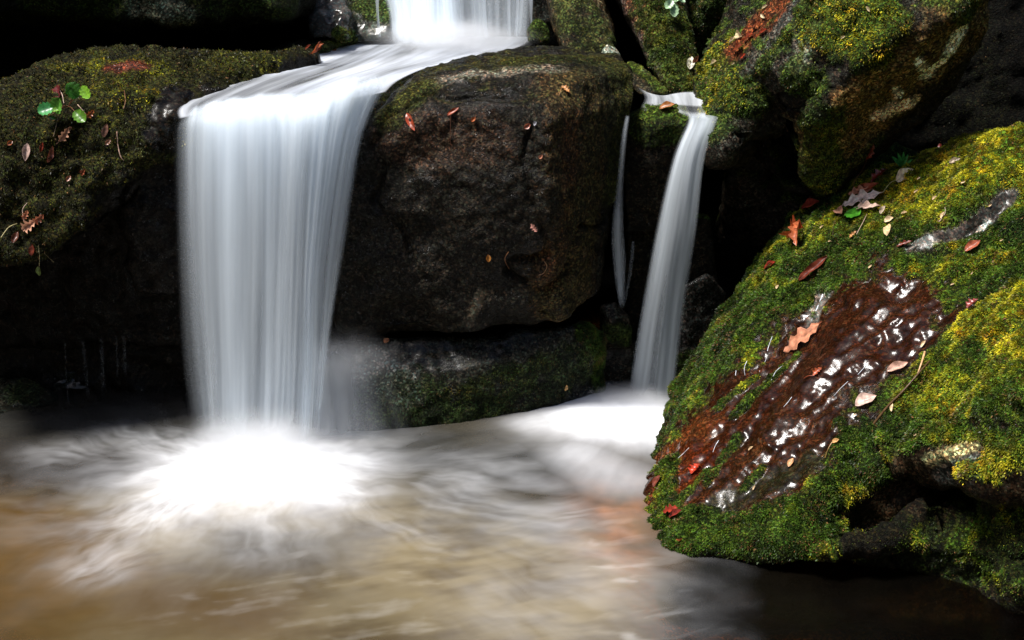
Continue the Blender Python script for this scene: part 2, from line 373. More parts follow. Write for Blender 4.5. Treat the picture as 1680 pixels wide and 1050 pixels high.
# cliff behind everything (the gorge side the stream comes through)
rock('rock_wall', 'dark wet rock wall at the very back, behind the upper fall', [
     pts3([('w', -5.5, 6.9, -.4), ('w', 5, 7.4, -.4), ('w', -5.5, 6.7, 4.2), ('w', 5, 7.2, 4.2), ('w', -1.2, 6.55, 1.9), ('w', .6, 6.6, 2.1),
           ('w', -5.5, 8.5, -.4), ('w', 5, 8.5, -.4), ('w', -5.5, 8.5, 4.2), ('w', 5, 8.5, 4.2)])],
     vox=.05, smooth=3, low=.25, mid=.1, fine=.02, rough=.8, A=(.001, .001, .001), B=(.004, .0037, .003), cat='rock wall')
rock('upper_ledge', 'wet rock step that the upper fall drops from', [
     pts3([('w', -1.0, 6.55, 1.15), ('w', .25, 6.55, 1.15), ('w', -1.0, 6.5, 1.75), ('w', .3, 6.5, 1.75), ('w', -1.0, 7.2, 1.1), ('w', .3, 7.2, 1.1), ('w', -1.0, 7.2, 1.9), ('w', .3, 7.2, 1.9)])],
     vox=.02, smooth=6, low=.06, mid=.03, A=(.010, .011, .011), B=(.04, .042, .042), rough=.25, cat='rock ledge')

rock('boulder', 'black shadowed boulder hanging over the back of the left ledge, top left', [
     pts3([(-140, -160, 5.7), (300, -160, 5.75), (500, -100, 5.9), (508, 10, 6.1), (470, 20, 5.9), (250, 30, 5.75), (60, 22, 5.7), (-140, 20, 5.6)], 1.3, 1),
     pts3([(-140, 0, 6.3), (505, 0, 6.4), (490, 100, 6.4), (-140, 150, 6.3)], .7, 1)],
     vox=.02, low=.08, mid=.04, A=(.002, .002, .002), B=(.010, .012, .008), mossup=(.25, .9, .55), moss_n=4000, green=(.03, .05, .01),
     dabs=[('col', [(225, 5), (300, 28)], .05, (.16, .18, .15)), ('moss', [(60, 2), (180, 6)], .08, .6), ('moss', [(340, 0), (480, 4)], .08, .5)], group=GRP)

rock('boulder', 'mossy ledge boulder at the left, undercut in black shadow beside the main fall', [
     pts3([(-160, 230, 4.8), (-5, 178, 5.05), (30, 132, 5.15), (100, 104, 5.3), (200, 97, 5.38), (300, 102, 5.42), (440, 100, 5.5), (520, 96, 5.75),
           (-160, 440, 4.62), (60, 420, 4.72), (120, 380, 4.78), (150, 285, 4.84), (270, 235, 4.98), (300, 190, 4.98), (100, 150, 5.0), (250, 150, 5.0), (-160, 260, 4.75)], .5, .95),
     pts3([(-160, 230, 5.3), (300, 190, 5.12), (560, 180, 5.1), (-160, 560, 5.3), (570, 560, 5.06)], 1.2, 1),
     pts3([(-160, 560, 5.4), (560, 560, 5.14), (-160, 760, 5.6), (560, 760, 5.1)], 1.0, 1),
     [np.array(q, float) for q in ((-1.4, 4.98, .5), (-.50, 5.0, .5), (-1.4, 4.98, 1.14), (-.42, 5.02, 1.14), (-.1, 6.6, 1.10), (-1.35, 6.6, 1.10), (-1.4, 6.6, .4), (0, 6.6, .4))],
     ], vox=.012, smooth=6, low=.05, mid=.035, fine=.006, A=(.002, .002, .002), B=(.008, .007, .006), mossup=(.55, .9, .8), moss_n=75000, rough=.3,
     dabs=[('moss', [(60, 140), (200, 115), (420, 115)], .12, 1.), ('moss', [(40, 200), (230, 190)], .22, .85), ('moss', [(0, 300), (110, 330)], .24, .7), ('moss', [(0, 400), (70, 400)], .12, .75),
           ('moss', [(100, 200), (240, 190)], .15, .85), ('moss', [(60, 280), (140, 270)], .13, .8), ('moss', [(200, 230), (260, 215)], .06, .6),
           ('hue', [(110, 112), (260, 112)], .06, .85), ('hue', [(210, 150), (240, 165)], .08, .85), ('hue', [(340, 110), (460, 108)], .06, .6), ('hue', [(20, 230), (240, 240)], .12, .32),
           ('hue', [(0, 330), (90, 330)], .22, .30), ('hue', [(60, 160), (120, 150)], .10, .38),
           ('bare', [(190, 108), (225, 108)], .05, .9), ('col', [(190, 108), (225, 108)], .06, (.06, .015, .008)),
           ('bare', [(290, 160), (270, 220)], .07, .9), ('col', [(290, 150), (265, 215)], .09, (.007, .006, .005), .14),
           ('bare', [(250, 400), (560, 400)], .25, 1.), ('bare', [(190, 330), (240, 290)], .06, 1.)],
     dark=(.012, .012, .003), green=(.038, .046, .008), yell=(.42, .40, .02), blade=(.007, .016), group=GRP,
     mosslabel='olive and green moss hanging over the left ledge')

rock('boulder', 'big dark square boulder in the middle between the two falls', [
     pts3([(600, 205, 4.98), (650, 150, 5.1), (700, 117, 5.25), (820, 91, 5.5), (895, 82, 5.6), (1010, 92, 5.55), (1038, 118, 5.35), (1034, 165, 5.25), (1010, 245, 5.2),
           (700, 190, 4.94), (880, 170, 4.90), (905, 200, 4.88), (740, 135, 5.05), (880, 125, 5.05), (960, 130, 5.1),
           (572, 320, 4.94), (556, 440, 4.95), (555, 535, 4.98), (998, 370, 5.16), (982, 480, 5.14), (920, 523, 5.0), (880, 500, 4.92), (900, 350, 4.84), (780, 540, 4.93), (700, 528, 4.95), (600, 545, 4.97)], .75, .9)],
     vox=.009, smooth=2, cracks=.022, low=.026, mid=.015, fine=.007, A=(.003, .0028, .0025), B=(.014, .0128, .0105), rough=.33, mossup=(.7, 1.1, .45), moss_n=60000, blade=(.004, .008), lumps=.005,
     dents=[([(640, 525), (690, 530)], .07, .03), ([(880, 520), (830, 530)], .06, .04), ([(600, 200), (570, 300)], .10, .035), ([(620, 300), (720, 240)], .06, .02), ([(700, 380), (600, 390)], .05, .018), ([(880, 430), (830, 470)], .05, .015)],
     dabs=[('moss', [(960, 150), (1000, 200), (960, 330), (930, 480)], .15, .36), ('moss', [(1020, 130), (1010, 300)], .09, .6), ('moss', [(700, 140), (640, 190)], .06, .7), ('moss', [(850, 100), (1000, 105)], .08, .8),
           ('hue', [(960, 180), (930, 480)], .2, .42), ('hue', [(900, 88), (1010, 100)], .08, .75), ('hue', [(690, 130), (640, 180)], .06, .75), ('hue', [(730, 115), (860, 95)], .06, .7),
           ('col', [(950, 170), (930, 480)], .16, (.040, .028, .014), .36), ('col', [(940, 200), (900, 460)], .05, (.05, .026, .013), .36), ('col', [(660, 230), (800, 230)], .1, (.022, .014, .010)),
           ('bare', [(745, 125), (880, 120)], .05, .8), ('col', [(730, 128), (905, 115)], .055, (.085, .08, .075), .2), ('col', [(790, 480), (770, 530)], .02, (.035, .032, .028), .2)],
     dark=(.015, .02, .006), green=(.06, .065, .014), yell=(.19, .19, .025), group=GRP, mosslabel='thin olive brown moss on the right side of the middle boulder')

rock('boulder', 'low wet slab under the middle boulder, moss on its right corner', [
     pts3([(500, 575, 4.98), (620, 560, 5.0), (800, 555, 5.02), (960, 535, 5.1), (982, 548, 5.16), (988, 630, 5.2), (985, 665, 5.24), (900, 680, 5.05), (740, 710, 4.9), (560, 730, 4.82), (480, 720, 4.86),
           (800, 600, 4.95), (600, 640, 4.88)], .8, .95)],
     vox=.01, smooth=7, low=.025, mid=.014, fine=.005, A=(.004, .0045, .005), B=(.022, .024, .022), rough=.26, moss_n=30000, blade=(.004, .011), lumps=.007,
     dabs=[('moss', [(960, 540), (982, 560), (985, 650)], .045, 1.), ('hue', [(960, 540), (985, 650)], .06, .5), ('moss', [(620, 660), (760, 670), (940, 600)], .12, .42), ('hue', [(620, 660), (760, 670)], .12, .35),
           ('col', [(610, 600), (660, 640)], .08, (.06, .068, .078), .22)],
     dark=(.01, .02, .006), green=(.05, .10, .012), group=GRP)

rock('boulder', 'narrow dark rock standing behind the trickle, with a mossy rim', [
     pts3([(1030, 192, 5.32), (1060, 176, 5.34), (1120, 178, 5.36), (1132, 200, 5.30), (1110, 270, 5.3), (1085, 370, 5.34), (1028, 380, 5.34), (1025, 280, 5.32), (1080, 200, 5.24)], .5, .95),
     pts3([(1030, 360, 5.45), (1160, 360, 5.45), (1030, 690, 5.5), (1200, 690, 5.45)], .3, 1)],
     vox=.01, smooth=5, low=.02, mid=.014, A=(.003, .003, .0025), B=(.018, .015, .011), mossup=(.35, .8, .8), moss_n=9000, blade=(.004, .009),
     dabs=[('moss', [(1060, 182), (1125, 188)], .04, .9), ('moss', [(1050, 215), (1110, 215)], .06, .5), ('hue', [(1060, 182), (1125, 188)], .05, .8)], group=GRP)
rock('stone', 'small round dark stone below the trickle', [
     pts3([(985, 500, 5.26), (1010, 494, 5.26), (1032, 520, 5.27), (1034, 570, 5.3), (985, 570, 5.28), (1005, 530, 5.20)], .2, .9),
     pts3([(985, 560, 5.3), (1045, 560, 5.32), (985, 670, 5.32), (1045, 670, 5.34)], .2, 1)],
     vox=.008, smooth=5, low=.01, mid=.006, A=(.007, .007, .007), B=(.035, .033, .03), rough=.25, moss_n=2500, blade=(.004, .008), dabs=[('moss', [(1005, 545), (1025, 555)], .05, .5)], cat='stone')
rock('stone', 'dark speckled stone in shadow right of the narrow fall', [
     pts3([(1120, 470, 5.3), (1160, 450, 5.34), (1190, 480, 5.4), (1175, 560, 5.36), (1120, 600, 5.3), (1125, 660, 5.3), (1110, 660, 5.3)], .3, .95)],
     vox=.01, smooth=5, low=.015, mid=.01, A=(.006, .006, .007), B=(.03, .03, .032), rough=.3, moss_n=2500, dabs=[('moss', [(1130, 600), (1130, 640)], .07, .6)], cat='stone')

rock('boulder', 'great leaning boulder at the upper right, brown flank, pale lichen', [
     pts3([(1255, -130, 5.75), (1262, -60, 5.8), (1160, 108, 5.72), (1152, 140, 5.6), (1215, 175, 5.35), (1165, 245, 5.2), (1170, 262, 5.2), (1235, 262, 5.25), (1300, 205, 5.1),
           (1355, 130, 5.0), (1440, 75, 4.95), (1560, 20, 5.0), (1620, -60, 5.1), (1600, -130, 5.2), (1355, -60, 5.2), (1340, 60, 5.08)], .5, .9),
     pts3([(1290, 215, 5.15), (1340, 160, 4.99), (1440, 70, 4.93), (1560, 10, 4.98), (1618, -60, 5.1), (1606, 40, 5.12), (1570, 112, 5.2), (1500, 190, 5.25), (1425, 240, 5.3), (1375, 300, 5.32), (1352, 330, 5.32), (1345, 280, 5.26), (1325, 200, 5.12)], .25, .95),
     pts3([(1235, 200, 5.5), (1330, 200, 5.5), (1200, 300, 5.6), (1345, 330, 5.5), (1330, 420, 5.7), (1180, 420, 5.8)], .5, 1)],
     grain=((.6, -.2, .8), 6., .022), vox=.011, smooth=3, low=.045, mid=.026, fine=.006, mossup=(.25, .75, 1.), moss_n=80000, rough=.35, lumps=.014,
     A=(.004, .004, .004), B=(.028, .024, .020),
     dents=[([(1250, 195), (1295, 230), (1305, 280)], .12, .22), ([(1310, 240), (1340, 130)], .04, .02)],
     dabs=[('bare', [(1345, 190), (1480, 100), (1590, 20)], .17, 1.), ('bare', [(1180, 235), (1240, 240)], .08, .8), ('col', [(1360, 250), (1480, 130), (1590, 30)], .15, (.11, .078, .034), .5),  # brown flank, its tone also raised in place of ambient light
           ('col', [(1380, 165), (1430, 125)], .04, (.26, .17, .08), .5), ('col', [(1440, 190), (1500, 165)], .028, (.75, .62, .5), .6), ('col', [(1520, 120), (1560, 80), (1575, 50)], .03, (.8, .82, .8), .6),
           ('col', [(1505, 98), (1515, 112)], .016, (.8, .82, .75), .6), ('col', [(1470, 145), (1475, 155)], .014, (.75, .75, .7), .6),
           ('bare', [(1300, 20), (1240, 140), (1320, 160)], .05, .9), ('col', [(1330, -20), (1250, 110), (1200, 230)], .09, (.030, .030, .030), .3), ('col', [(1310, 100), (1330, 60)], .04, (.11, .115, .11), .22),
           ('bare', [(1265, 20), (1195, 85)], .055, .8), ('col', [(1275, 20), (1190, 95)], .07, (.10, .030, .012), .5),
           ('moss', [(1165, 110), (1180, 140), (1230, 160)], .08, 1.), ('moss', [(1200, 180), (1170, 215)], .06, .75), ('moss', [(1365, 30), (1420, 40)], .14, 1.), ('moss', [(1250, 110), (1290, 60)], .035, 1.),
           ('hue', [(1350, 20), (1440, 40)], .16, .88), ('hue', [(1160, 105), (1230, 60)], .06, .85), ('hue', [(1170, 150), (1240, 130)], .07, .6), ('moss', [(1300, 120), (1330, 140)], .07, .8), ('hue', [(1300, 130), (1380, 120)], .08, .55),
           ('moss', [(1350, 200), (1350, 310)], .09, .75), ('hue', [(1350, 220), (1350, 310)], .1, .6), ('moss', [(1360, 300), (1440, 230)], .03, .5), ('moss', [(1540, -10), (1590, 10)], .07, .7)],
     green=(.05, .095, .010), yell=(.52, .46, .02), blade=(.006, .013), group=GRP, mosslabel='green and yellow moss on the leaning boulder')

rock('boulder', 'leaning slab, dark on its left edge and orange green with moss, behind the middle boulder', [
     pts3([(975, -80, 6.1), (1010, -20, 5.95), (1060, 60, 5.8), (1090, 140, 5.66), (1140, 160, 5.66), (1140, 110, 5.74), (1125, 40, 5.9), (1105, -80, 6.1), (1050, -80, 5.95)], .7, .95)],
     vox=.011, smooth=5, low=.02, mid=.018, moss_n=16000, A=(.012, .010, .011), B=(.06, .05, .052), rough=.3,
     dabs=[('moss', [(1080, -40), (1100, 60), (1125, 130)], .11, .9), ('bare', [(1010, -30), (1060, 110)], .075, 1.), ('col', [(1040, -10), (1075, 60)], .05, (.10, .045, .025), .4), ('hue', [(1080, -40), (1125, 130)], .1, .62),
           ('col', [(1115, 40), (1135, 100)], .05, (.09, .05, .014), .5)], group=GRP)
rock('boulder', 'rounded mossy boulder behind the leaning ones at the top', [
     pts3([(1105, -90, 6.2), (1180, -100, 6.2), (1240, -60, 6.2), (1225, 20, 6.15), (1180, 95, 6.15), (1150, 100, 6.15), (1115, 30, 6.2), (1165, 10, 6.0)], .7, .95)],
     vox=.014, smooth=6, low=.03, mid=.02, moss_n=16000, dabs=[('moss', [(1120, -40), (1190, 40)], .22, .9), ('hue', [(1120, -40), (1190, 40)], .3, .42)], green=(.045, .085, .012), group=GRP)
rock('boulder', 'dark brown pitted boulder right of the upper fall', [
     pts3([(893, -80, 6.3), (900, 0, 6.1), (925, 60, 5.9), (930, 95, 5.85), (1005, 95, 5.85), (1005, 50, 5.95), (985, 0, 6.05), (960, -90, 6.3), (940, 0, 5.95)], .6, .95)],
     vox=.011, smooth=5, low=.02, mid=.018, fine=.008, moss_n=9000, blade=(.004, .008), A=(.010, .008, .006), B=(.055, .045, .030), rough=.3,
     dabs=[('moss', [(930, 0), (990, 80)], .12, .45), ('hue', [(930, 0), (990, 80)], .12, .5)], group=GRP)
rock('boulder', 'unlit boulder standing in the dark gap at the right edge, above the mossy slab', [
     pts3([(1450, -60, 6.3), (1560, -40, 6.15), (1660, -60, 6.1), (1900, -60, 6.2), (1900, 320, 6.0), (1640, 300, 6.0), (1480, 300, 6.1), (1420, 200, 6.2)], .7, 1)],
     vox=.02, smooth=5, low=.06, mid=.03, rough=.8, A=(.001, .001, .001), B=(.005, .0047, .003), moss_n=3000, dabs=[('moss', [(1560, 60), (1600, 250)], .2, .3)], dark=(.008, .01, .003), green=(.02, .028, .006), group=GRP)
rock('stone', 'dim green stone under the tip of the leaning boulder', [
     pts3([(1370, 300, 5.6), (1400, 240, 5.65), (1440, 228, 5.7), (1500, 250, 5.7), (1500, 320, 5.6), (1380, 340, 5.55)], .35, .95)],
     vox=.014, smooth=5, low=.02, mid=.012, A=(.006, .007, .004), B=(.02, .024, .01), moss_n=4000, dabs=[('moss', [(1400, 260), (1470, 270)], .15, .7)], green=(.03, .05, .008), cat='stone')
rock('stone', 'small pale topped stone on the back edge of the middle boulder', [
     pts3([(985, 88, 5.62), (996, 72, 5.64), (1012, 80, 5.64), (1020, 96, 5.62), (1000, 92, 5.58)], .08, .9)],
     vox=.005, smooth=3, low=.003, mid=.003, A=(.05, .06, .06), B=(.25, .28, .27), rough=.25, cat='stone')
rock('stone', 'mossy wedge of rock beside the little basin', [
     pts3([(1030, 100, 5.68), (1046, 106, 5.66), (1078, 138, 5.6), (1096, 152, 5.56), (1052, 156, 5.56), (1035, 140, 5.6)], .25, .95)],
     vox=.008, smooth=4, low=.008, mid=.006, A=(.01, .01, .007), B=(.05, .045, .03), moss_n=2500, blade=(.004, .008), dabs=[('moss', [(1040, 105), (1090, 145)], .03, .7), ('hue', [(1040, 105), (1090, 145)], .03, .7)], cat='stone')
rock('stone', 'small mossy stone at the right foot of the upper fall', [
     pts3([(868, 50, 6.05), (880, 36, 6.08), (898, 42, 6.1), (898, 68, 6.05), (870, 66, 6.0)], .15, .9)],
     vox=.008, smooth=4, low=.008, mid=.006, A=(.01, .011, .009), B=(.04, .045, .035), moss_n=2500, blade=(.005, .01), dabs=[('moss', [(880, 45), (888, 60)], .06, .8), ('hue', [(880, 45), (888, 60)], .06, .3)], cat='stone')
rock('stone', 'wet glinting stone left of the upper fall', [
     pts3([(505, -40, 6.3), (545, -40, 6.3), (575, 30, 6.15), (570, 62, 6.05), (515, 60, 6.1), (505, 20, 6.15)], .4, .95)],
     vox=.01, smooth=4, low=.02, mid=.025, fine=.012, A=(.015, .016, .02), B=(.09, .095, .11), rough=.12, moss_n=1200, dabs=[('moss', [(556, 56), (575, 60)], .035, 1.), ('hue', [(556, 56), (575, 60)], .035, .55)], cat='stone')
rock('stone', 'mossy hump that the left strands of the upper fall run over', [
     pts3([(572, -30, 6.45), (620, -30, 6.4), (645, 20, 6.3), (640, 62, 6.2), (580, 66, 6.2), (565, 30, 6.3)], .3, .95)],
     vox=.01, smooth=4, low=.02, mid=.015, A=(.012, .014, .013), B=(.05, .06, .055), rough=.2, moss_n=2000, dabs=[('moss', [(600, -5), (625, 15)], .08, .6)], cat='stone')
rock('stone', 'low rough bank stone holding red brown litter beside the stream', [
     pts3([(440, 100, 5.75), (500, 92, 5.9), (560, 72, 6.1), (600, 60, 6.25), (500, 60, 6.3), (430, 90, 6.0)], .2, .95)],
     vox=.012, smooth=4, low=.012, mid=.014, fine=.006, A=(.010, .009, .007), B=(.05, .042, .03), moss_n=5000, blade=(.005, .01), dabs=[('moss', [(470, 96), (580, 66)], .06, .5)], cat='stone')
for i, (lab, s) in enumerate((('wet black stone at the pool edge, lower left', [(-60, 640, 5.1), (-40, 620, 5.2), (40, 625, 5.2), (90, 650, 5.15), (100, 672, 5.1), (50, 690, 5.0), (-60, 705, 4.9)]),
                              ('smaller wet black stone against the recess, lower left', [(60, 610, 5.3), (110, 560, 5.35), (180, 570, 5.38), (200, 640, 5.3), (150, 665, 5.22), (90, 670, 5.25)]))):
    rock('stone', lab, [pts3(s, .35, .9)], vox=.01, smooth=4, low=.015, mid=.015, fine=.006, A=(.005, .006, .006), B=(.022, .025, .024), rough=.16, cat='stone',
         moss_n=1000, dabs=[('moss', [(s[2][0], s[2][1]+20)], .08, .4)], green=(.02, .05, .02))

# the big sloping slab at the right
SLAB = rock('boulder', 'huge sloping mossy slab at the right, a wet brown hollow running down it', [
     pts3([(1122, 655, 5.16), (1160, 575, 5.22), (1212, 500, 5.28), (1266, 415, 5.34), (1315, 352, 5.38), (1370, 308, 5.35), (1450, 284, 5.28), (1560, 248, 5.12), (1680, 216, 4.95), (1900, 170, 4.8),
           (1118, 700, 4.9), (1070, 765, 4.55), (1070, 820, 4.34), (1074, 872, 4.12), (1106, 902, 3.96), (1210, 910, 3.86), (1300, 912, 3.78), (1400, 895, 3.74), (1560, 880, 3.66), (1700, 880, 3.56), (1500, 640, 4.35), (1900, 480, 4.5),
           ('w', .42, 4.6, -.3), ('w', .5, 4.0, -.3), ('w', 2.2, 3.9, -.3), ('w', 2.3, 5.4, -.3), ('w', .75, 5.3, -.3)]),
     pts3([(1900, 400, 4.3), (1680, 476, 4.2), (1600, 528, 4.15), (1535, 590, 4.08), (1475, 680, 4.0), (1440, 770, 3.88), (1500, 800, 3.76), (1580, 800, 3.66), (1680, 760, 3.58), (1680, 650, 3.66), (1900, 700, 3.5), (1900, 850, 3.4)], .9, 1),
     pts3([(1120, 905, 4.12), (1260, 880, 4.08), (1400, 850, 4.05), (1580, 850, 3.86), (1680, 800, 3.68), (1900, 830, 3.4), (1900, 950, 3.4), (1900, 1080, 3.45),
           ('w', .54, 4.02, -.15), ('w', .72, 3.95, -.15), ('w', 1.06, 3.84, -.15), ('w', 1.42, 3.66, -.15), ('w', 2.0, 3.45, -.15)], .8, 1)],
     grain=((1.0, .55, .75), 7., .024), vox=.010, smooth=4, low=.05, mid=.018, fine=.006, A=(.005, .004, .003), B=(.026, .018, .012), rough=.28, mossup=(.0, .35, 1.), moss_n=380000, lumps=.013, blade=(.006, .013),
     dents=[([(1430, 840), (1540, 845)], .12, .24), ([(1540, 870), (1660, 890)], .10, .14), ([(1200, 950), (1400, 955), (1600, 970)], .08, .12), ([(1330, 480), (1280, 620), (1180, 740)], .12, .03), ([(1700, 330), (1560, 400), (1470, 480)], .05, .035), ([(1600, 610), (1560, 660)], .06, .04), ([(1640, 400), (1480, 440)], .04, .02),
            ([(1480, 720), (1380, 780)], .05, .03)],
     dabs=[('bare', [(1420, 530), (1300, 630), (1150, 740)], .30, 1.), ('bare', [(1270, 740), (1160, 780)], .20, 1.), ('bare', [(1400, 520), (1480, 490)], .10, .9), ('col', [(1270, 740), (1150, 770)], .24, (.020, .0065, .003), .17), ('bare', [(1290, 740), (1240, 800)], .17, 1.), ('bare', [(1130, 760), (1200, 700)], .09, 1.),
           ('col', [(1420, 500), (1290, 610), (1160, 740)], .34, BROWN, .16), ('col', [(1290, 740), (1240, 800)], .19, (.018, .007, .003), .17), ('col', [(1130, 760), (1100, 800)], .10, (.040, .009, .003), .18),
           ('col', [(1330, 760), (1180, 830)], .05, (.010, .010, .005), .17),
           ('bare', [(1500, 405), (1600, 370), (1660, 320)], .034, 1.), ('col', [(1490, 410), (1600, 375), (1680, 300)], .045, (.025, .024, .025), .22), ('col', [(1490, 405), (1530, 395)], .02, (.12, .13, .15), .2), ('col', [(1600, 390), (1622, 365)], .012, (.25, .27, .3), .2),
           ('bare', [(1345, 490), (1350, 530)], .03, 1.), ('col', [(1350, 480), (1340, 530)], .035, (.10, .10, .11), .14),
           ('bare', [(1480, 760), (1600, 735)], .035, 1.), ('col', [(1530, 758), (1600, 728)], .024, (.28, .26, .15), .6), ('col', [(1550, 780), (1590, 765)], .04, (.05, .055, .06), .3),
           ('bare', [(1480, 500), (1440, 560)], .05, .8), ('bare', [(1500, 560), (1420, 640)], .03, .7), ('col', [(1640, 490), (1580, 530)], .016, (.22, .22, .12), .6),
           ('moss', [(1100, 760), (1090, 800), (1095, 850)], .045, 1.), ('moss', [(1120, 820), (1200, 740)], .022, .8), ('moss', [(1080, 860), (1200, 870), (1330, 840), (1420, 780)], .07, 1.), ('moss', [(1310, 585), (1205, 680)], .020, .9), ('moss', [(1210, 720), (1160, 790)], .020, .8), ('moss', [(1220, 800), (1250, 770)], .018, .6),
           ('moss', [(1120, 640), (1180, 560), (1260, 460)], .12, 1.), ('moss', [(1240, 620), (1160, 680)], .02, .8), ('bare', [(1100, 745), (1150, 700)], .07, .9), ('col', [(1090, 748), (1150, 700)], .08, (.05, .016, .006), .2), ('bare', [(1160, 980), (1450, 990), (1650, 1020)], .13, 1.), ('hue', [(1250, 900), (1450, 920), (1650, 930)], .10, .25), ('bare', [(1440, 840), (1540, 840)], .10, 1.), ('bare', [(1420, 880), (1680, 900)], .09, .8), ('col', [(1390, 885), (1560, 890), (1700, 900)], .12, (.004, .0035, .002), .75), ('col', [(1160, 960), (1450, 940), (1650, 1000)], .18, (.004, .0035, .002), .3), ('moss', [(1560, 900), (1680, 900)], .16, .3), ('hue', [(1450, 900), (1680, 920)], .18, .5), ('moss', [(1250, 895), (1330, 900)], .06, .5), ('moss', [(1450, 930), (1600, 930)], .12, .2),  # near-black dabs put the overhang's shade into the rock colour under the edge
           ('hue', [(1450, 300), (1680, 250)], .17, .92), ('hue', [(1500, 330), (1660, 300)], .12, .80), ('hue', [(1330, 380), (1420, 370)], .1, .6), ('hue', [(1120, 640), (1260, 450), (1400, 420)], .16, .42),
           ('hue', [(1600, 510), (1670, 500), (1680, 560)], .11, .97), ('hue', [(1500, 620), (1640, 640)], .12, .68), ('hue', [(1560, 700), (1680, 690)], .09, .55), ('hue', [(1090, 860), (1340, 840)], .10, .36), ('hue', [(1080, 790), (1110, 850)], .06, .45),
           ('hue', [(1600, 780), (1680, 800)], .1, .8), ('hue', [(1640, 430), (1520, 460)], .08, .55)],
     dark=(.012, .026, .004), green=(.065, .13, .010), yell=(.48, .43, .02), group=GRP, mosslabel='thick green and yellow moss on the sloping slab')

# unseen ring of gorge banks, added to block the low sky light

t_ = np.linspace(0, 2*math.pi, 97); hh = np.linspace(0, 1, 24)
TT, HH = np.meshgrid(t_, hh); R_ = 8.5 + 3.5*HH
G3 = np.stack([(R_*np.sin(TT)).ravel(), 4+(R_*np.cos(TT)).ravel(), (-1+9.5*HH).ravel()], 1)
kk = fbm(G3*.35, 4); G3[:, 2] += 2.2*kk*HH.ravel(); G3[:, 0] += kk*.8*np.sin(TT.ravel()); G3[:, 1] += kk*.8*np.cos(TT.ravel())
i_ = np.arange(97*24).reshape(24, 97); me = mesh_np('shade_bank', G3, np.stack([i_[:-1, :-1].ravel(), i_[1:, :-1].ravel(), i_[1:, 1:].ravel(), i_[:-1, 1:].ravel()], 1))
set_attr(me, 'col', lerp(np.array([.010, .014, .006]), np.array([.035, .05, .018]), sstep(-.4, .4, fbm(G3*1.3, 3))[:, None]), 'COL'); set_attr(me, 'rough', np.full(len(G3), .9))
tag(link('shade_bank', me, ROCK), 'unseen ring of wooded banks added to block low sky light', kind='structure')

# ------------------------------------------------------------------ stream bed
gx, gy = np.meshgrid(np.linspace(-3.4, 3.4, 170), np.linspace(1.6, 7.2, 140)); B3 = np.stack([gx.ravel(), gy.ravel(), np.zeros(gx.size)], 1)
def grid_faces(nx, ny):
    i = np.arange(nx*ny).reshape(ny, nx); return np.stack([i[:-1, :-1].ravel(), i[:-1, 1:].ravel(), i[1:, 1:].ravel(), i[1:, :-1].ravel()], 1)
B3[:, 2] = -.30 + .09*fbm(B3*2.2, 4) + .03*fbm(B3*8, 3, True)
B3[:, 2] += .12*np.exp(-(((B3[:, 0]-.38)/.12)**2+((B3[:, 1]-4.15)/.22)**2)) + .13*np.exp(-(((B3[:, 0]+1.3)/.5)**2+((B3[:, 1]-3.7)/.5)**2))
me = mesh_np('stream_bed', B3, grid_faces(170, 140))
k = sstep(-.4, .5, fbm(B3*6, 4))[:, None]; bc = lerp(np.array([.05, .028, .012]), np.array([.19, .11, .05]), k)
spot = np.exp(-(((B3[:, 0]-.38)/.13)**2+((B3[:, 1]-4.15)/.3)**2))[:, None]; bc = lerp(bc, np.array([.85, .36, .12])*(1+.5*fbm(B3*9, 3))[:, None], spot)
amb = np.exp(-(((B3[:, 0]+1.45)/.45)**2+((B3[:, 1]-3.85)/.45)**2))[:, None]; bc = lerp(bc, np.array([.30, .12, .02]), amb)
set_attr(me, 'col', bc, 'COL'); set_attr(me, 'rough', np.full(len(B3), .6)); tag(link('stream_bed', me, ROCK), 'brown stony bed under the pool', kind='structure')

# ------------------------------------------------------------------ pool surface
def axis(a, b, c, d, fine, coarse):
    return np.unique(np.round(np.concatenate([np.arange(a, b, coarse), np.arange(b, c, fine), np.arange(c, d+coarse, coarse)]), 5))
ax = axis(-3.3, -1.9, 1.55, 3.3, .007, .05); ay = axis(1.7, 3.25, 5.35, 6.9, .007, .05)
gx, gy = np.meshgrid(ax, ay); S = np.stack([gx.ravel(), gy.ravel(), np.zeros(gx.size)], 1)
def wm(pts, r, hard=.5, rough=.35, nz=None, ay_=1.):
    """soft mask around a polyline lying on the water (points aimed at the pool plane)"""
    hp = [Wz(*q)*np.array([1, ay_, 0]) for q in pts]; q = S*np.array([1, ay_, 0])
    d = np.linalg.norm(q-hp[0], axis=1) if len(hp) == 1 else np.minimum.reduce([segdist(q, hp[i], hp[i+1]) for i in range(len(hp)-1)])
    return 1-sstep(1-hard, 1+hard, d/r + rough*(n4 if nz is None else nz))
n4 = fbm(S*4, 4); n12 = fbm(S*13+3, 3)
def polar(px, py, fa=9., fr=3.5, seed=0, warp=.10):
    """fibres running outward from the plunge point, bent and broken up by eddies"""
    wx = np.stack([fbm(S*2.2+seed, 3), fbm(S*2.2+seed+50, 3), np.zeros(len(S))], 1)*warp + np.stack([fbm(S*9+seed, 2), fbm(S*9+seed+50, 2), np.zeros(len(S))], 1)*warp*.16
    c = Wz(px, py); d = S+wx-c; r = np.hypot(d[:, 0], d[:, 1])+1e-6; th = np.arctan2(d[:, 1], d[:, 0])
    q = np.stack([np.cos(th)*fa, np.sin(th)*fa, np.log(r+.12)*fr], 1)+seed*7.7
    return r, np.clip(.5+.9*fbm(q, 4), 0, 1)
r1, s1 = polar(410, 780, 4., 2.6, 1, .22); r2, s2 = polar(1040, 665, 4., 2.2, 2, .12)
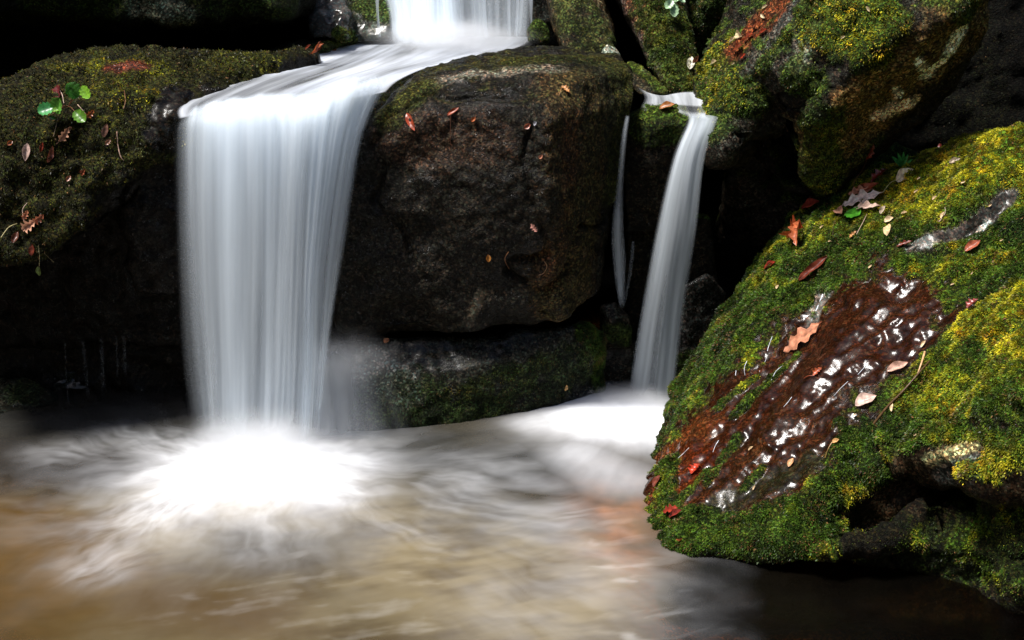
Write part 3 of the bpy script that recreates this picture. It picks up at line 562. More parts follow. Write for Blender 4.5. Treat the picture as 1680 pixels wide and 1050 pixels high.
_, s1f = polar(410, 780, 15., 4.5, 3, .16); _, s2f = polar(1040, 665, 15., 4., 4, .10)
s1 = .86*s1+.14*s1f; s2 = .86*s2+.14*s2f
def seg_d(pts, ay_=1.):
    hp = [Wz(*q)*np.array([1, ay_, 0]) for q in pts]; q = S*np.array([1, ay_, 0]); return np.minimum.reduce([segdist(q, hp[i], hp[i+1]) for i in range(len(hp)-1)])
wob = .05*n4+.03*n12
d1 = seg_d([(365, 790), (480, 785)])+wob; d2 = seg_d([(975, 685), (1060, 695)])+wob*.6
core1 = np.exp(-(np.abs(d1)/.185)**1.6); skirt1 = np.exp(-(d1/.33)**2); far1 = np.exp(-(d1/.62)**2)
core2 = np.exp(-(np.abs(d2)/.17)**1.7); skirt2 = np.exp(-(d2/.26)**2)
lay = np.clip(.55+.6*fbm(S*np.array([3.5, 8, 1])+9, 4), 0, 1)
foam = core1*.78 + skirt1*(.10+.34*s1) + far1*.30*np.clip(s1-.25, 0, 1)*(.3+lay)
arm = np.maximum.reduce([wm([(250, 850), (150, 930)], .10, .97, .6), wm([(560, 820), (740, 905)], .06, .97, .5)*.8, wm([(330, 745), (200, 715), (90, 740)], .10, .97, .6)*.8])
foam = foam + arm*.22*np.clip(s1f*.8+s1*.5-.25, 0, 1)
foam = np.maximum(foam, core2*1.05 + skirt2*(.08+.42*s2)); foam = np.maximum(foam, wm([(950, 740), (1015, 790)], .12, .98, .25)*(.22+.2*s2))
foam = np.maximum(foam, np.exp(-(seg_d([(960, 680), (890, 695)])+wob*.5)**2/.12**2)*(.3+.4*s2))
foam = np.maximum(foam, wm([(720, 800), (850, 800), (960, 870), (930, 1000)], .3, .95, .6)*np.clip(.02+.26*s1*lay+.10*(s1f-.4), 0, 1))
wisp = fbm(np.stack([S[:, 0]*3+S[:, 1]*1.5, S[:, 1]*14-S[:, 0]*4, S[:, 2]], 1)+fbm(S*3, 2)[:, None]*.8, 4)
foam = np.maximum(foam, wm([(980, 870), (1060, 1010)], .15, .95, .6)*np.clip(.04+.40*wisp, 0, 1))
foam = np.maximum(foam, wm([(480, 960), (850, 1000)], .40, .8, .4)*np.clip(.0+.14*wisp+.06*n12, 0, 1))
foam = np.clip(foam, 0, 1)
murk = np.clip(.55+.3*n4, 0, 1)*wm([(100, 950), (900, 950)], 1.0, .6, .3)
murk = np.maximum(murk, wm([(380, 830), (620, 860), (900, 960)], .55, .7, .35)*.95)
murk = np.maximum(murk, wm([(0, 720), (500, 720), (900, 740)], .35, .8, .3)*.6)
spotm = np.exp(-(((S[:, 0]-.36)/.14)**2+((S[:, 1]-4.15)/.30)**2))
murk = np.maximum(murk, .93*wm([(-60, 860), (200, 1000), (400, 1020)], .4, .9, .3)); murk = np.maximum(murk*(1-.3*spotm), .7*spotm); foam = foam*(1-.45*spotm)
right = sstep(.30, .62, S[:, 0]+.12*n4+.25*(3.9-S[:, 1])*.8) ; murk = murk*(1-.97*right)
col = lerp(np.array([.075, .054, .025]), np.array([.175, .14, .078]), sstep(-.5, .4, n4+.6*wisp)[:, None])
am = wm([(-40, 900), (20, 960)], .30, .9, .4)[:, None]; col = lerp(col, np.array([.12, .052, .005])*(1+.6*n12+.5*n4)[:, None], am*.9)
am = wm([(-40, 900), (150, 1040), (330, 1010)], .28, .9, .5)[:, None]; col = lerp(col, np.array([.055, .035, .010]), am*.75)
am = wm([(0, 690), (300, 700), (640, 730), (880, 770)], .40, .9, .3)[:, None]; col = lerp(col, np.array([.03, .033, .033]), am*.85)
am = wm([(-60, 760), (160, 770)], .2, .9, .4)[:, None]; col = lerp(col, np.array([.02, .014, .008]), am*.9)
am = wm([(400, 895), (520, 895)], .15, .95, .4)[:, None]; col = lerp(col, np.array([.07, .066, .06]), am*.8)
am = wm([(300, 980), (420, 1010)], .14, .95, .5)[:, None]; col = lerp(col, np.array([.07, .045, .02]), am*.7)
col = lerp(col, np.array([.34, .15, .065])*np.clip(1+.8*n12, .3, 2)[:, None], (np.clip(spotm*1.3*(.6+.9*fbm(S*7+3, 3)), 0, 1)*.8)[:, None])
murk = np.maximum(murk, .65*spotm)
S[:, 2] = .006*fbm(S*np.array([5, 7, 1]), 3) + .03*core1 + .02*core2 + .02*skirt1 + .01*skirt2 + .004*foam*n12
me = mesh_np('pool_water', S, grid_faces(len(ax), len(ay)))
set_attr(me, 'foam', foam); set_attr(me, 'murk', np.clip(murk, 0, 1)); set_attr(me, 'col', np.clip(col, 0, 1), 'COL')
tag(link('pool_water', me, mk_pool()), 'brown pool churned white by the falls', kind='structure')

# ------------------------------------------------------------------ flowing sheets
def catmull(P_, t):
    """P_ (n, ...) sampled at t in 0..n-1"""
    n = len(P_); i = np.clip(np.floor(t).astype(int), 0, n-2); f = (t-i).reshape((-1,)+(1,)*(P_.ndim-1))
    p0, p1, p2, p3 = P_[np.maximum(i-1, 0)], P_[i], P_[i+1], P_[np.minimum(i+2, n-1)]
    return .5*((2*p1)+(-p0+p2)*f+(2*p0-5*p1+4*p2-p3)*f**2+(-p0+3*p1-3*p2+p3)*f**3)
def sheets(name, mat, cols, layers, nu=90, nv=120, label=None, cat='waterfall', dens=None, kind=None, edge=.10, foot=.10, head=.03, corr=.012, parent=None, group=None):
    C = np.array([[P(*q) for q in c] for c in cols])                      # (ncol, nrow, 3)
    g = catmull(C, np.linspace(0, len(C)-1, nu)); g = np.swapaxes(catmull(np.swapaxes(g, 0, 1), np.linspace(0, C.shape[1]-1, nv)), 0, 1)
    U, Vv = np.meshgrid(np.linspace(0, 1, nu), np.linspace(0, 1, nv), indexing='ij')
    wide = np.linalg.norm(g[-1, nv//2]-g[0, nv//2]); long_ = np.linalg.norm(np.diff(g[nu//2], axis=0), axis=1).sum()
    VA, FA, DA, UA = [], [], [], []; off = 0
    for li, (dy, dd, sc) in enumerate(layers):
        q = g.copy().reshape(-1, 3); u, v = U.ravel(), Vv.ravel()
        nn = fbm(np.stack([u*wide*16+li*9, v*long_*.7, v*0+li*3.1], 1), 3)
        q[:, 1] += dy + corr*nn*(.25+v); q[:, 0] += corr*.4*fbm(np.stack([u*wide*9+3, v*long_*1.2, v*0+li*5], 1), 2)*v
        cx = .5; e = sstep(0, edge, u+.03*nn)*sstep(0, edge, 1-u+.03*nn); d = e*sstep(0, head, v)*sstep(0, foot, 1-v)*dd
        if dens is not None: d = d*dens(u, v, nn)
        i = np.arange(nu*nv).reshape(nu, nv); f = np.stack([i[:-1, :-1].ravel(), i[1:, :-1].ravel(), i[1:, 1:].ravel(), i[:-1, 1:].ravel()], 1)
        VA.append(q); FA.append(f+off); DA.append(np.clip(d, 0, 1)); off += len(q)
        UA.append(np.stack([u*wide*sc+li*3.7, v*long_+li*11], 1))
    VV, FF, DD, UU = np.concatenate(VA), np.concatenate(FA), np.concatenate(DA), np.concatenate(UA)
    me = mesh_np(name, VV, FF); set_attr(me, 'dens', DD)
    uvl = me.uv_layers.new(name='flow'); li_ = np.empty(len(me.loops), np.int32); me.loops.foreach_get('vertex_index', li_)
    uvl.data.foreach_set('uv', UU[li_].astype(np.float32).ravel())
    o = link(name, me, mat, parent); tag(o, label, cat, group, kind); return o

veil = mk_veil('falling_water', 20, .35, -.10, 1.6, (.82, .90, .97)); thin = mk_veil('thin_falling_water', 80, .6, .1, 1.2, (.78, .85, .92)); flow = mk_veil('stream_water', 20, 1.3, .22, 1.3, (.82, .86, .92)); soft = mk_veil('spray', 5, 3.5, .35, .9, (.84, .89, .95))
sheets('waterfall', veil, [
    [(305, 176, 4.93), (292, 198, 4.84), (286, 250, 4.81), (290, 430, 4.78), (300, 600, 4.76), (325, 745, 4.74)],
    [(345, 163, 4.96), (335, 181, 4.84), (332, 240, 4.78), (335, 430, 4.74), (345, 600, 4.72), (352, 750, 4.72)],
    [(440, 150, 4.97), (430, 169, 4.84), (428, 235, 4.76), (428, 430, 4.72), (425, 600, 4.70), (420, 755, 4.68)],
    [(520, 140, 5.0), (505, 174, 4.84), (500, 240, 4.76), (492, 430, 4.72), (487, 600, 4.70), (480, 755, 4.70)],
    [(590, 122, 5.04), (572, 150, 4.88), (552, 240, 4.80), (528, 430, 4.75), (520, 600, 4.74), (510, 750, 4.74)],
    [(655, 108, 5.10), (632, 148, 4.96), (595, 230, 4.87), (568, 400, 4.80), (545, 540, 4.79), (525, 745, 4.78)]],
    [(.05, .7, 1.), (0, .9, 1.), (-.035, .5, .8)], nu=220, nv=200, label='wide silky white waterfall pouring over the left ledge', edge=.15, foot=.14, head=.10, corr=.018,
    dens=lambda u, v, n: np.clip((.16+.62*sstep(.06, .34, u))*(1-.22*sstep(.45, .8, v))*sstep(.09+.10*n, .23+.14*n, v) + .75*(1-sstep(.22, .6, v))*sstep(.06, .3, u)*sstep(.10+.10*n, .24+.14*n, v) + .3*np.exp(-((u-.72)/.08)**2), 0, 1.3))
sheets('waterfall', veil, [
    [(1120, 188, 5.34), (1128, 200, 5.25), (1103, 262, 5.17), (1075, 380, 5.12), (1050, 520, 5.12), (1028, 668, 5.14)],
    [(1148, 184, 5.34), (1150, 198, 5.22), (1128, 262, 5.13), (1108, 380, 5.08), (1085, 520, 5.08), (1066, 672, 5.10)],
    [(1184, 184, 5.34), (1178, 197, 5.22), (1157, 262, 5.15), (1144, 380, 5.1), (1122, 520, 5.1), (1104, 676, 5.1)]],
    [(.03, .7, 1.), (0, .8, 1.)], nu=90, nv=180, label='narrow slanting waterfall at the right, dropping from the little basin', edge=.22, foot=.08, head=.30, corr=.02,
    dens=lambda u, v, n: np.clip(.50+.6*np.abs(u-.5)*2*.8 + .3*(1-sstep(.0, .35, v))-.15*sstep(.3, .6, v), 0, 1.2))
sheets('trickle', thin, [
    [(1026, 190, 5.18), (1018, 230, 5.15), (1011, 300, 5.12), (1003, 370, 5.11), (1004, 430, 5.15), (1016, 508, 5.16)],
    [(1034, 190, 5.18), (1029, 230, 5.15), (1024, 300, 5.12), (1024, 370, 5.11), (1028, 430, 5.15), (1024, 508, 5.16)]],
    [(0, .9, 1.), (.015, .6, 1.)], nu=24, nv=120, label='thin trickle down the crack beside the middle boulder', edge=.48, corr=.006, cat='trickle',
    dens=lambda u, v, n: .34+.50*sstep(.45, .6, v))
sheets('trickle', thin, [[(1036, 395, 5.2), (1030, 450, 5.19), (1020, 508, 5.18)], [(1042, 395, 5.2), (1037, 450, 5.19), (1024, 508, 5.18)]],
    [(0, .35, 1.)], nu=8, nv=60, label='faint second thread of water joining the trickle low down', edge=.35, corr=.003, cat='trickle')
# upper fall
sheets('waterfall', veil, [
    [(600, -110, 6.45), (618, -40, 6.32), (636, 20, 6.22), (640, 72, 6.12)], [(690, -110, 6.42), (690, -40, 6.28), (690, 20, 6.18), (690, 80, 6.06)],
    [(745, -110, 6.42), (745, -40, 6.28), (748, 20, 6.18), (752, 80, 6.06)], [(810, -110, 6.45), (810, -40, 6.32), (812, 20, 6.22), (812, 78, 6.1)],
    [(885, -110, 6.45), (880, -40, 6.34), (872, 20, 6.24), (868, 74, 6.12)]],
    [(.04, .7, 1.), (0, .95, 1.), (-.04, .6, 1.)], nu=150, nv=60, label='upper waterfall at the top of the picture, feeding the stream', edge=.06, foot=.2, corr=.02,
    dens=lambda u, v, n: lerp(.28, 1.2, sstep(.02, .16, u)*(1-sstep(.42, .56, u))) + .25*sstep(.15, .4, n)*(u > .5))
for lab, a in (('outer strand of the upper fall over the mossy hump', [[(612, -40, 6.2), (616, 10, 6.14), (620, 62, 6.1)], [(626, -40, 6.2), (622, 10, 6.14), (626, 62, 6.1)]]),
               ('bright single strand of the upper fall beside its white column', [[(788, -60, 6.15), (790, 10, 6.12), (793, 64, 6.08)], [(798, -60, 6.15), (798, 10, 6.12), (802, 64, 6.08)]]),
               ('left one of the paired strands near the right end of the upper fall', [[(830, -60, 6.15), (831, 10, 6.12), (832, 62, 6.08)], [(838, -60, 6.15), (838, 10, 6.12), (839, 62, 6.08)]]),
               ('right one of the paired strands near the right end of the upper fall', [[(846, -60, 6.15), (846, 10, 6.12), (843, 62, 6.08)], [(852, -60, 6.15), (852, 10, 6.12), (850, 62, 6.08)]]),
               ('last short strand of the upper fall, above the small mossy stone', [[(864, -60, 6.15), (867, 0, 6.12), (870, 40, 6.1)], [(878, -60, 6.15), (875, 0, 6.12), (873, 40, 6.1)]])):
    sheets('water_strand', thin, a, [(0, 1., 1.)], nu=10, nv=40, label=lab, edge=.4, corr=.004, cat='water strand', foot=.05, group='strands of the upper fall', dens=lambda u, v, n: 1.4)
# the stream between upper fall and lip
STREAM = [
    [(560, 62, 6.35), (520, 84, 6.05), (455, 108, 5.66), (380, 134, 5.3), (298, 172, 5.0), (292, 196, 4.86)],
    [(640, 60, 6.4), (590, 84, 6.05), (530, 108, 5.66), (460, 130, 5.3), (392, 160, 4.98), (380, 180, 4.87)],
    [(730, 58, 6.4), (690, 82, 6.05), (640, 104, 5.66), (580, 124, 5.34), (515, 150, 5.02), (503, 174, 4.87)],
    [(880, 60, 6.4), (850, 78, 6.1), (770, 96, 5.66), (700, 112, 5.38), (655, 132, 5.14), (632, 152, 4.97)]]
sheets('stream_water', flow, STREAM, [(0, 1., 1.), (.0, 1., .7)], nu=130, nv=160, label='white flowing stream on the upper ledge', cat=None, kind='structure', edge=.05, foot=.05, head=.02, corr=.0,
    dens=lambda u, v, n: np.clip(1.2 - .85*sstep(.40, .62, v)*(1-sstep(.35, .7, u))*(.8+.8*n) - .35*sstep(.55, .75, u)*sstep(.55, .8, v)*(.5+n) - .8*(1-sstep(0, .22, v))*(1-sstep(.05, .25, u)), 0, 1))
del STREAM
sheets('basin_water', flow, [
    [(1040, 138, 5.62), (1056, 158, 5.45), (1050, 176, 5.32), (1056, 184, 5.30)], [(1080, 155, 5.6), (1085, 160, 5.48), (1088, 170, 5.36), (1092, 178, 5.34)],
    [(1130, 150, 5.6), (1132, 158, 5.48), (1135, 172, 5.36), (1140, 196, 5.24)], [(1196, 154, 5.6), (1200, 162, 5.48), (1192, 174, 5.36), (1184, 196, 5.24)]],
    [(0, .85, 1.)], nu=60, nv=50, label='little basin of pale water above the narrow fall', cat=None, kind='structure', edge=.16, foot=.2, head=.15, corr=.006,
    dens=lambda u, v, n: 1.1-.9*sstep(.66, .72, v)*(1-sstep(.8, .9, v)))
# drips under the left ledge
for i, (x0, y0, x1, y1, wd) in enumerate(((106, 560, 112, 664, 2.5), (135, 558, 145, 650, 7), (166, 555, 170, 640, 8), (191, 550, 193, 620, 3), (203, 550, 206, 615, 7))):
    Yd = 5.0
    sheets('drip_strand', thin, [[(x0-wd/2, y0, Yd), (x1-wd/2, y1, Yd+.01)], [(x0+wd/2, y0, Yd), (x1+wd/2, y1, Yd+.01)]], [(0, .09 if wd > 5 else .16, 1.)], nu=6, nv=30, edge=.4, corr=.002,
           label=['hair thin drip falling nearest the left edge under the ledge', 'broad faint drip second from the left under the ledge', 'blurred faint drip in the middle of the five under the ledge',
                  'hair thin drip fourth from the left under the ledge', 'broad faint drip closest to the main fall under the ledge'][i], cat='drip', group='drips under the left ledge')
# spray sliding over the low slab
sheets('spray', soft, [
    [(470, 530, 4.80), (470, 620, 4.78), (480, 740, 4.73)], [(550, 552, 4.85), (560, 620, 4.82), (570, 740, 4.74)], [(600, 560, 4.88), (625, 640, 4.84), (650, 745, 4.74)], [(660, 575, 4.9), (700, 650, 4.86), (760, 730, 4.8)]],
    [(.02, .9, 1.), (-.02, .8, .8)], nu=60, nv=60, label='soft spray over the low slab beside the foot of the main fall', cat='spray', kind='stuff', edge=.25, foot=.2, head=.40, corr=.03,
    dens=lambda u, v, n: np.clip((1-sstep(.15, .8, u+.25*n))*(.8+1.0*n)*(1-.4*v), 0, 1))

mist('mist', 'white mist boiling up at the foot of the main fall', tuple(Wz(425, 775)+np.array([0, 0, .03])), (.38, .28, .24), 10, 1)
mist('mist', 'white mist at the foot of the narrow right fall', tuple(Wz(1040, 672)+np.array([0, 0, .0])), (.26, .16, .12), 22, 2)
mist('mist', 'thin mist where the main fall meets the end of the low slab', tuple(P(560, 590, 4.78)), (.26, .10, .16), 2.2, 3)
mist('mist', 'mist where the upper fall lands on the ledge', tuple(P(740, 62, 5.98)), (.42, .25, .11), 7, 4)

# ------------------------------------------------------------------ leaves, twigs, plants
DG = bpy.context.evaluated_depsgraph_get()
VS, FS, off = [], [], 0
for o in ALLROCK:
    v = get_co(o.data); f = np.empty(len(o.data.loops), np.int32); o.data.loops.foreach_get('vertex_index', f)
    if len(f) != 4*len(o.data.polygons): fs = [tuple(i+off for i in p.vertices) for p in o.data.polygons]
    else: fs = (f.reshape(-1, 4)+off).tolist()
    VS.append(v); FS += fs; off += len(v)
WORLD = BVHTree.FromPolygons(np.concatenate(VS).tolist(), FS); del VS, FS
def on(px, py, lift=.004):
    h = hit(WORLD, px, py)
    if h[0] is None or h[0].y > 6.8: return None
    return np.array(h[0]) + np.array(h[1])*lift, np.array(h[1])
def unit(v): return v/max(np.linalg.norm(v), 1e-9)
def blade_mesh(name, A, T, nrm, ratio, kind, curl, cup, col, ns=15, nw=9, wav=.0):
    ax = T-A; L = np.linalg.norm(ax); ax = ax/L; side = unit(np.cross(nrm, ax)); up = np.cross(ax, side)
    s = np.linspace(0, 1, ns); q = np.linspace(-1, 1, nw)
    if kind == 'oval': wd = np.sin(np.pi*s**.85)**.8
    elif kind == 'oak': wd = np.sin(np.pi*s**.8)**.7*(.72+.34*np.cos(s*np.pi*7.5))
    elif kind == 'round': wd = np.sqrt(np.clip(1-(2*s-1)**2, 0, 1))*(.92+.12*np.cos(s*np.pi*8))
    elif kind == 'strap': wd = np.minimum(1, 6*s)*np.minimum(1, 6*(1-s))*.8+.2
    else: wd = np.sin(np.pi*s**1.1)**1.2
    Sg, Qg = np.meshgrid(s, q, indexing='ij'); Wd = np.interp(Sg, s, wd)*ratio*L*.5
    z = cup*Qg**2*Wd + curl*L*(Sg*(1-Sg))*1.2 + curl*L*.35*Sg**3 - .05*np.abs(Qg)*0 + wav*L*np.sin(Sg*11+Qg*2.5)*np.abs(Qg)
    z -= .10*Wd*(1-np.abs(Qg))          # midrib groove
    V = A + Sg[..., None]*L*ax + (Qg*Wd)[..., None]*side + z[..., None]*up
    i = np.arange(ns*nw).reshape(ns, nw); F = np.stack([i[:-1, :-1].ravel(), i[1:, :-1].ravel(), i[1:, 1:].ravel(), i[:-1, 1:].ravel()], 1)
    V = V.reshape(-1, 3); me = mesh_np(name, V, F)
    c = np.array(col)*.82*np.clip(1+.9*fbm(V*90+RNG.random()*9, 3), .3, 2)[:, None]*(1-.25*(np.abs(Qg.ravel()) < .1))[:, None]
    set_attr(me, 'col', np.clip(c, .003, .95), 'COL'); return me
def tube_mesh(name, pts, r0, r1, col, sides=5):
    P_ = catmull(np.array(pts), np.linspace(0, len(pts)-1, max(4, 5*(len(pts)-1)))); n = len(P_); V = []
    for i, p in enumerate(P_):
        t = unit(P_[min(i+1, n-1)]-P_[max(i-1, 0)]); a = unit(np.cross(t, [.3, .9, .2])); b = np.cross(t, a); r = lerp(r0, r1, i/(n-1))
        for k in range(sides): th = 2*math.pi*k/sides; V.append(p+r*(math.cos(th)*a+math.sin(th)*b))
    F = [[i*sides+k, i*sides+(k+1) % sides, (i+1)*sides+(k+1) % sides, (i+1)*sides+k] for i in range(n-1) for k in range(sides)]
    me = mesh_np(name, V, F); set_attr(me, 'col', np.tile(np.array(col), (len(V), 1)), 'COL'); return me
def recenter(me):
    v = get_co(me); c = v.mean(0); set_co(me, v-c); return c
RED, ORG, PEA, PIN, CRM, BRN, GRN = (.16, .022, .010), (.42, .11, .03), (.62, .33, .20), (.66, .45, .38), (.78, .66, .45), (.13, .055, .022), (.10, .34, .03)
def leaf(x0, y0, x1, y1, ratio, kind, col, label, curl=.15, cup=.5, name='dead_leaf', cat='leaf', group=None, stem=None, lift=.006, wav=.03, tiplift=.0):
    a, b = on(x0, y0, lift), on(x1, y1, lift)
    if a is None and b is None: print('miss', label); return None
    if a is None: a = (P(x0, y0, b[0][1]), b[1])
    if b is None or abs(b[0][1]-a[0][1]) > .12: b = (P(x1, y1, a[0][1]-.01), a[1])
    n = unit(a[1]+b[1]+np.array([0, -.25, .1])); T = b[0]+n*tiplift
    me = blade_mesh(name, a[0], T, n, ratio, kind, curl, cup, col, wav=wav); c = recenter(me)
    o = link(name, me, LEAF); o.location = c; tag(o, label, cat, group)
    if stem:
        s = on(*stem, .004); sp = s[0] if s is not None and abs(s[0][1]-a[0][1]) < .15 else P(stem[0], stem[1], a[0][1])
        m = tube_mesh('stem', [a[0]-c, (a[0]+sp)/2+n*.006-c, sp-c], .0014, .0009, np.array(col)*.6); link('stem', m, LEAF, o)
    return o
def stalk(pts, col, label, r=.0014, name='dry_stalk', cat='stalk', lift=.008):
    q = [];
    for p in pts:
        h = on(p[0], p[1], lift)
        if h is not None and q and abs(h[0][1]-q[-1][1]) > .15: h = None
        q.append(h[0] if h is not None else P(p[0], p[1], q[-1][1] if q else 4.9))
    me = tube_mesh(name, q, r, r*.6, col); c = recenter(me); o = link(name, me, LEAF); o.location = c; tag(o, label, cat); return o

# --- left ledge
pl = on(112, 176); root = bpy.data.objects.new('leafy_plant', None); COL.objects.link(root); root.location = pl[0]
tag(root, 'small bright green leafy plant growing out of the left ledge moss', 'plant'); pc = pl[0]
for (x0, y0, x1, y1, rt, cl) in ((88, 176, 62, 184, .95, (.07, .33, .09)), (92, 186, 98, 160, .9, (.14, .38, .05)), (100, 178, 84, 182, .6, (.2, .4, .05)), (130, 158, 108, 138, .95, (.07, .28, .03)), (134, 140, 146, 162, .75, (.30, .62, .05)), (122, 182, 140, 200, .8, (.13, .30, .03)), (80, 192, 92, 196, .5, (.05, .2, .03))):
    A_ = P(x0, y0, pc[1]-.05); T_ = P(x1, y1, pc[1]-.07+RNG.uniform(-.01, .01))
    me = blade_mesh('leaf', A_-pc, T_-pc, unit(np.array([.2*RNG.normal(), -.75, .65])), rt, 'round', .1, .3, cl); lf = link('leaf', me, LEAF, root)
    m = tube_mesh('stem', [A_-pc, (A_-pc)*.5+np.array([0, -.004, .006]), np.array([0, 0, .0])], .0016, .0012, (.15, .06, .03)); link('stem', m, LEAF, lf)
L = leaf
L(96, 232, 112, 208, .55, 'oak', PEA, 'pale curled leaf just below the green plant', .4, .9, stem=(92, 236))
L(106, 214, 118, 206, .5, 'oval', PEA, 'pale leaf scrap touching the curled leaf below the green plant', .3)
L(44, 236, 42, 264, .42, 'oval', PIN, 'pale pink oval leaf standing alone at the left of the ledge', .15, .6)
L(10, 238, 19, 232, .6, 'oval', ORG, 'orange leaf scrap closest to the left edge of the picture')
L(66, 250, 70, 232, .35, 'oval', RED, 'dark red leaf scrap beside the pink oval leaf')
L(77, 266, 82, 240, .35, 'oval', (.30, .09, .05), 'narrow red brown leaf right of the dark red scrap on the ledge', .3)
L(94, 142, 100, 166, .5, 'oak', (.13, .02, .02), 'dark red leaf behind the green plant')
L(140, 194, 154, 180, .6, 'oak', ORG, 'orange brown leaf at the right of the green plant', .3)
L(170, 226, 176, 202, .45, 'oval', (.32, .16, .11), 'greyish pink leaf in the moss left of the pale stalk')
L(172, 238, 182, 228, .7, 'oak', (.40, .17, .09), 'small buff leaf scrap low in the moss near the pale stalk')
L(134, 288, 142, 276, .6, 'oak', (.30, .08, .04), 'rusty leaf scrap at the lower rim of the ledge moss')
L(108, 298, 116, 288, .6, 'oval', (.35, .13, .07), 'tiny rust scrap left of the rusty leaf at the ledge rim')
L(36, 378, 60, 362, .75, 'oak', (.80, .42, .27), 'peach coloured lobed leaf in the litter clump at far left', .35, .8)
L(52, 364, 72, 350, .6, 'oak', (.50, .16, .08), 'red brown leaf on top of the litter clump at far left', .35)
L(38, 360, 46, 344, .6, 'oak', (.55, .2, .1), 'orange leaf at the back of the litter clump at far left', .35)
L(52, 418, 54, 402, .5, 'oval', (.15, .03, .015), 'dark leaf hanging under the litter clump at far left')
L(20, 400, 30, 380, .5, 'oval', (.14, .04, .02), 'dull brown leaf left of the litter clump at far left')
L(63, 436, 66, 452, .5, 'oval', (.45, .62, .18), 'tiny lime leaf hanging below the litter clump', .1, name='green_leaf')
stalk([(192, 218), (193, 240), (198, 256), (203, 266)], (.75, .50, .38), 'pale curved stalk hanging at the ledge rim', .0022)
stalk([(204, 150), (204, 166), (203, 180)], (.45, .22, .12), 'thin straight brown stalk in the yellow moss right of the plant')
stalk([(98, 150), (102, 158), (106, 172)], (.7, .5, .4), 'short pale stalk above the green plant', .0016)
stalk([(128, 172), (136, 184), (143, 194)], (.8, .6, .45), 'pale stalk crossing the orange brown leaf at the plant', .002)
stalk([(88, 222), (94, 206), (98, 194)], (.4, .3, .2), 'fine brown stem running down from the plant', .001)
stalk([(40, 362), (38, 344), (45, 333)], (.75, .55, .45), 'pale stem arching up from the litter clump', .0016)
stalk([(0, 390), (14, 372), (30, 366)], (.45, .38, .15), 'straw blade arching to the left edge of the picture', .002)
stalk([(62, 406), (74, 418), (88, 430)], (.3, .25, .12), 'thin stem slanting down right from the litter clump', .001)
stalk([(62, 404), (63, 420), (64, 438)], (.3, .25, .12), 'thin stem holding the tiny lime leaf', .001)
# --- litter beside the upper stream
for i, (a, b, c, d, cl) in enumerate(((506, 90, 520, 66, (.35, .07, .02)), (514, 88, 534, 74, (.42, .11, .04)), (520, 84, 526, 64, (.25, .05, .02)), (528, 90, 548, 76, (.40, .14, .06)), (500, 84, 512, 74, (.2, .04, .02)))):
    L(a, b, c, d, .35, 'oval', cl, ['foremost red leaf of the wet litter by the upper stream', 'brightest orange red leaf of the wet litter by the upper stream', 'upright dark red leaf of the wet litter by the upper stream', 'brown leaf of the litter lying nearest the stream water', 'small dark leaf at the left of the wet litter by the upper stream'][i], .5, group='wet litter by the upper stream')
# --- middle boulder
L(668, 186, 682, 214, .32, 'oval', (.42, .07, .025), 'rust red slender leaf stuck on the upper left of the middle boulder', .1)
L(734, 190, 754, 178, .3, 'oval', (.33, .06, .02), 'small red leaf above the hanging thread on the middle boulder')
stalk([(740, 190), (739, 210), (741, 236)], (.12, .05, .03), 'dark thread hanging down the face of the middle boulder', .0014)
L(774, 200, 781, 192, .6, 'oval', ORG, 'tiny orange scrap right of the hanging thread')
L(921, 142, 932, 154, .7, 'oak', (.75, .35, .12), 'orange and cream leaf high on the right of the middle boulder', .4, stem=(916, 158))
L(860, 210, 868, 203, .7, 'oval', (.45, .13, .07), 'small rust scrap near the pale grey speck on the middle boulder')
L(878, 206, 883, 200, .8, 'round', (.45, .45, .5), 'pale grey scrap on the middle boulder')
L(885, 260, 891, 254, .7, 'oval', (.5, .2, .12), 'small salmon scrap in the centre right of the middle boulder')
L(872, 366, 882, 378, .6, 'oak', (.75, .35, .28), 'pink scrap low on the right half of the middle boulder', .4)
L(801, 416, 801, 429, .6, 'oval', (.55, .22, .04), 'amber oval leaf on the lower middle boulder', .1)
stalk([(893, 428), (896, 436), (890, 446), (884, 450)], (.55, .30, .15), 'curved tan stem low on the middle boulder')
stalk([(834, 412), (828, 424), (833, 440)], (.30, .13, .05), 'bent brown stem right of the amber leaf')
L(630, 564, 638, 558, .8, 'oval', (.65, .25, .1), 'orange scrap on top of the low slab')
L(926, 640, 928, 630, .5, 'oval', (.7, .38, .12), 'pale orange scrap on the lower right of the low slab')
# --- around the basin and the leaning boulder
L(1080, 180, 1106, 176, .5, 'oval', (.45, .17, .05), 'brown leaf bent over the mossy rim below the basin', .5)
L(1131, 114, 1134, 94, .55, 'oval', (.85, .80, .62), 'cream petal standing in the cleft left of the leaning boulder', .1, name='petal', cat='petal')
L(1136, 104, 1146, 90, .4, 'oval', (.22, .07, .03), 'brown husk behind the cream petal')
g = on(1105, 8); g = g[0] if g is not None else P(1105, 8, 5.75); root = bpy.data.objects.new('leafy_plant', None); COL.objects.link(root); root.location = g; tag(root, 'pale green sprig at the top edge between the leaning rocks', 'plant')
for (x0, y0, x1, y1, rt) in ((1104, 0, 1092, 14, .8), (1106, 2, 1118, -8, .7), (1105, 4, 1106, 28, .7), (1098, -8, 1086, -14, .7), (1108, -6, 1124, 4, .5)):
    A_ = P(x0, y0, g[1]-.06)-g; T_ = P(x1, y1, g[1]-.08)-g
    lf = link('leaf', blade_mesh('leaf', A_, T_, unit(np.array([.1, -.7, .7])), rt, 'round', .1, .2, (.45, .68, .38)), LEAF, root)
    link('stem', tube_mesh('stem', [A_, A_*.5, np.zeros(3)], .0014, .0014, (.1, .2, .05)), LEAF, lf)
SEED = dict(name='bud_scale', cat='bud scale', curl=.1, cup=.8)
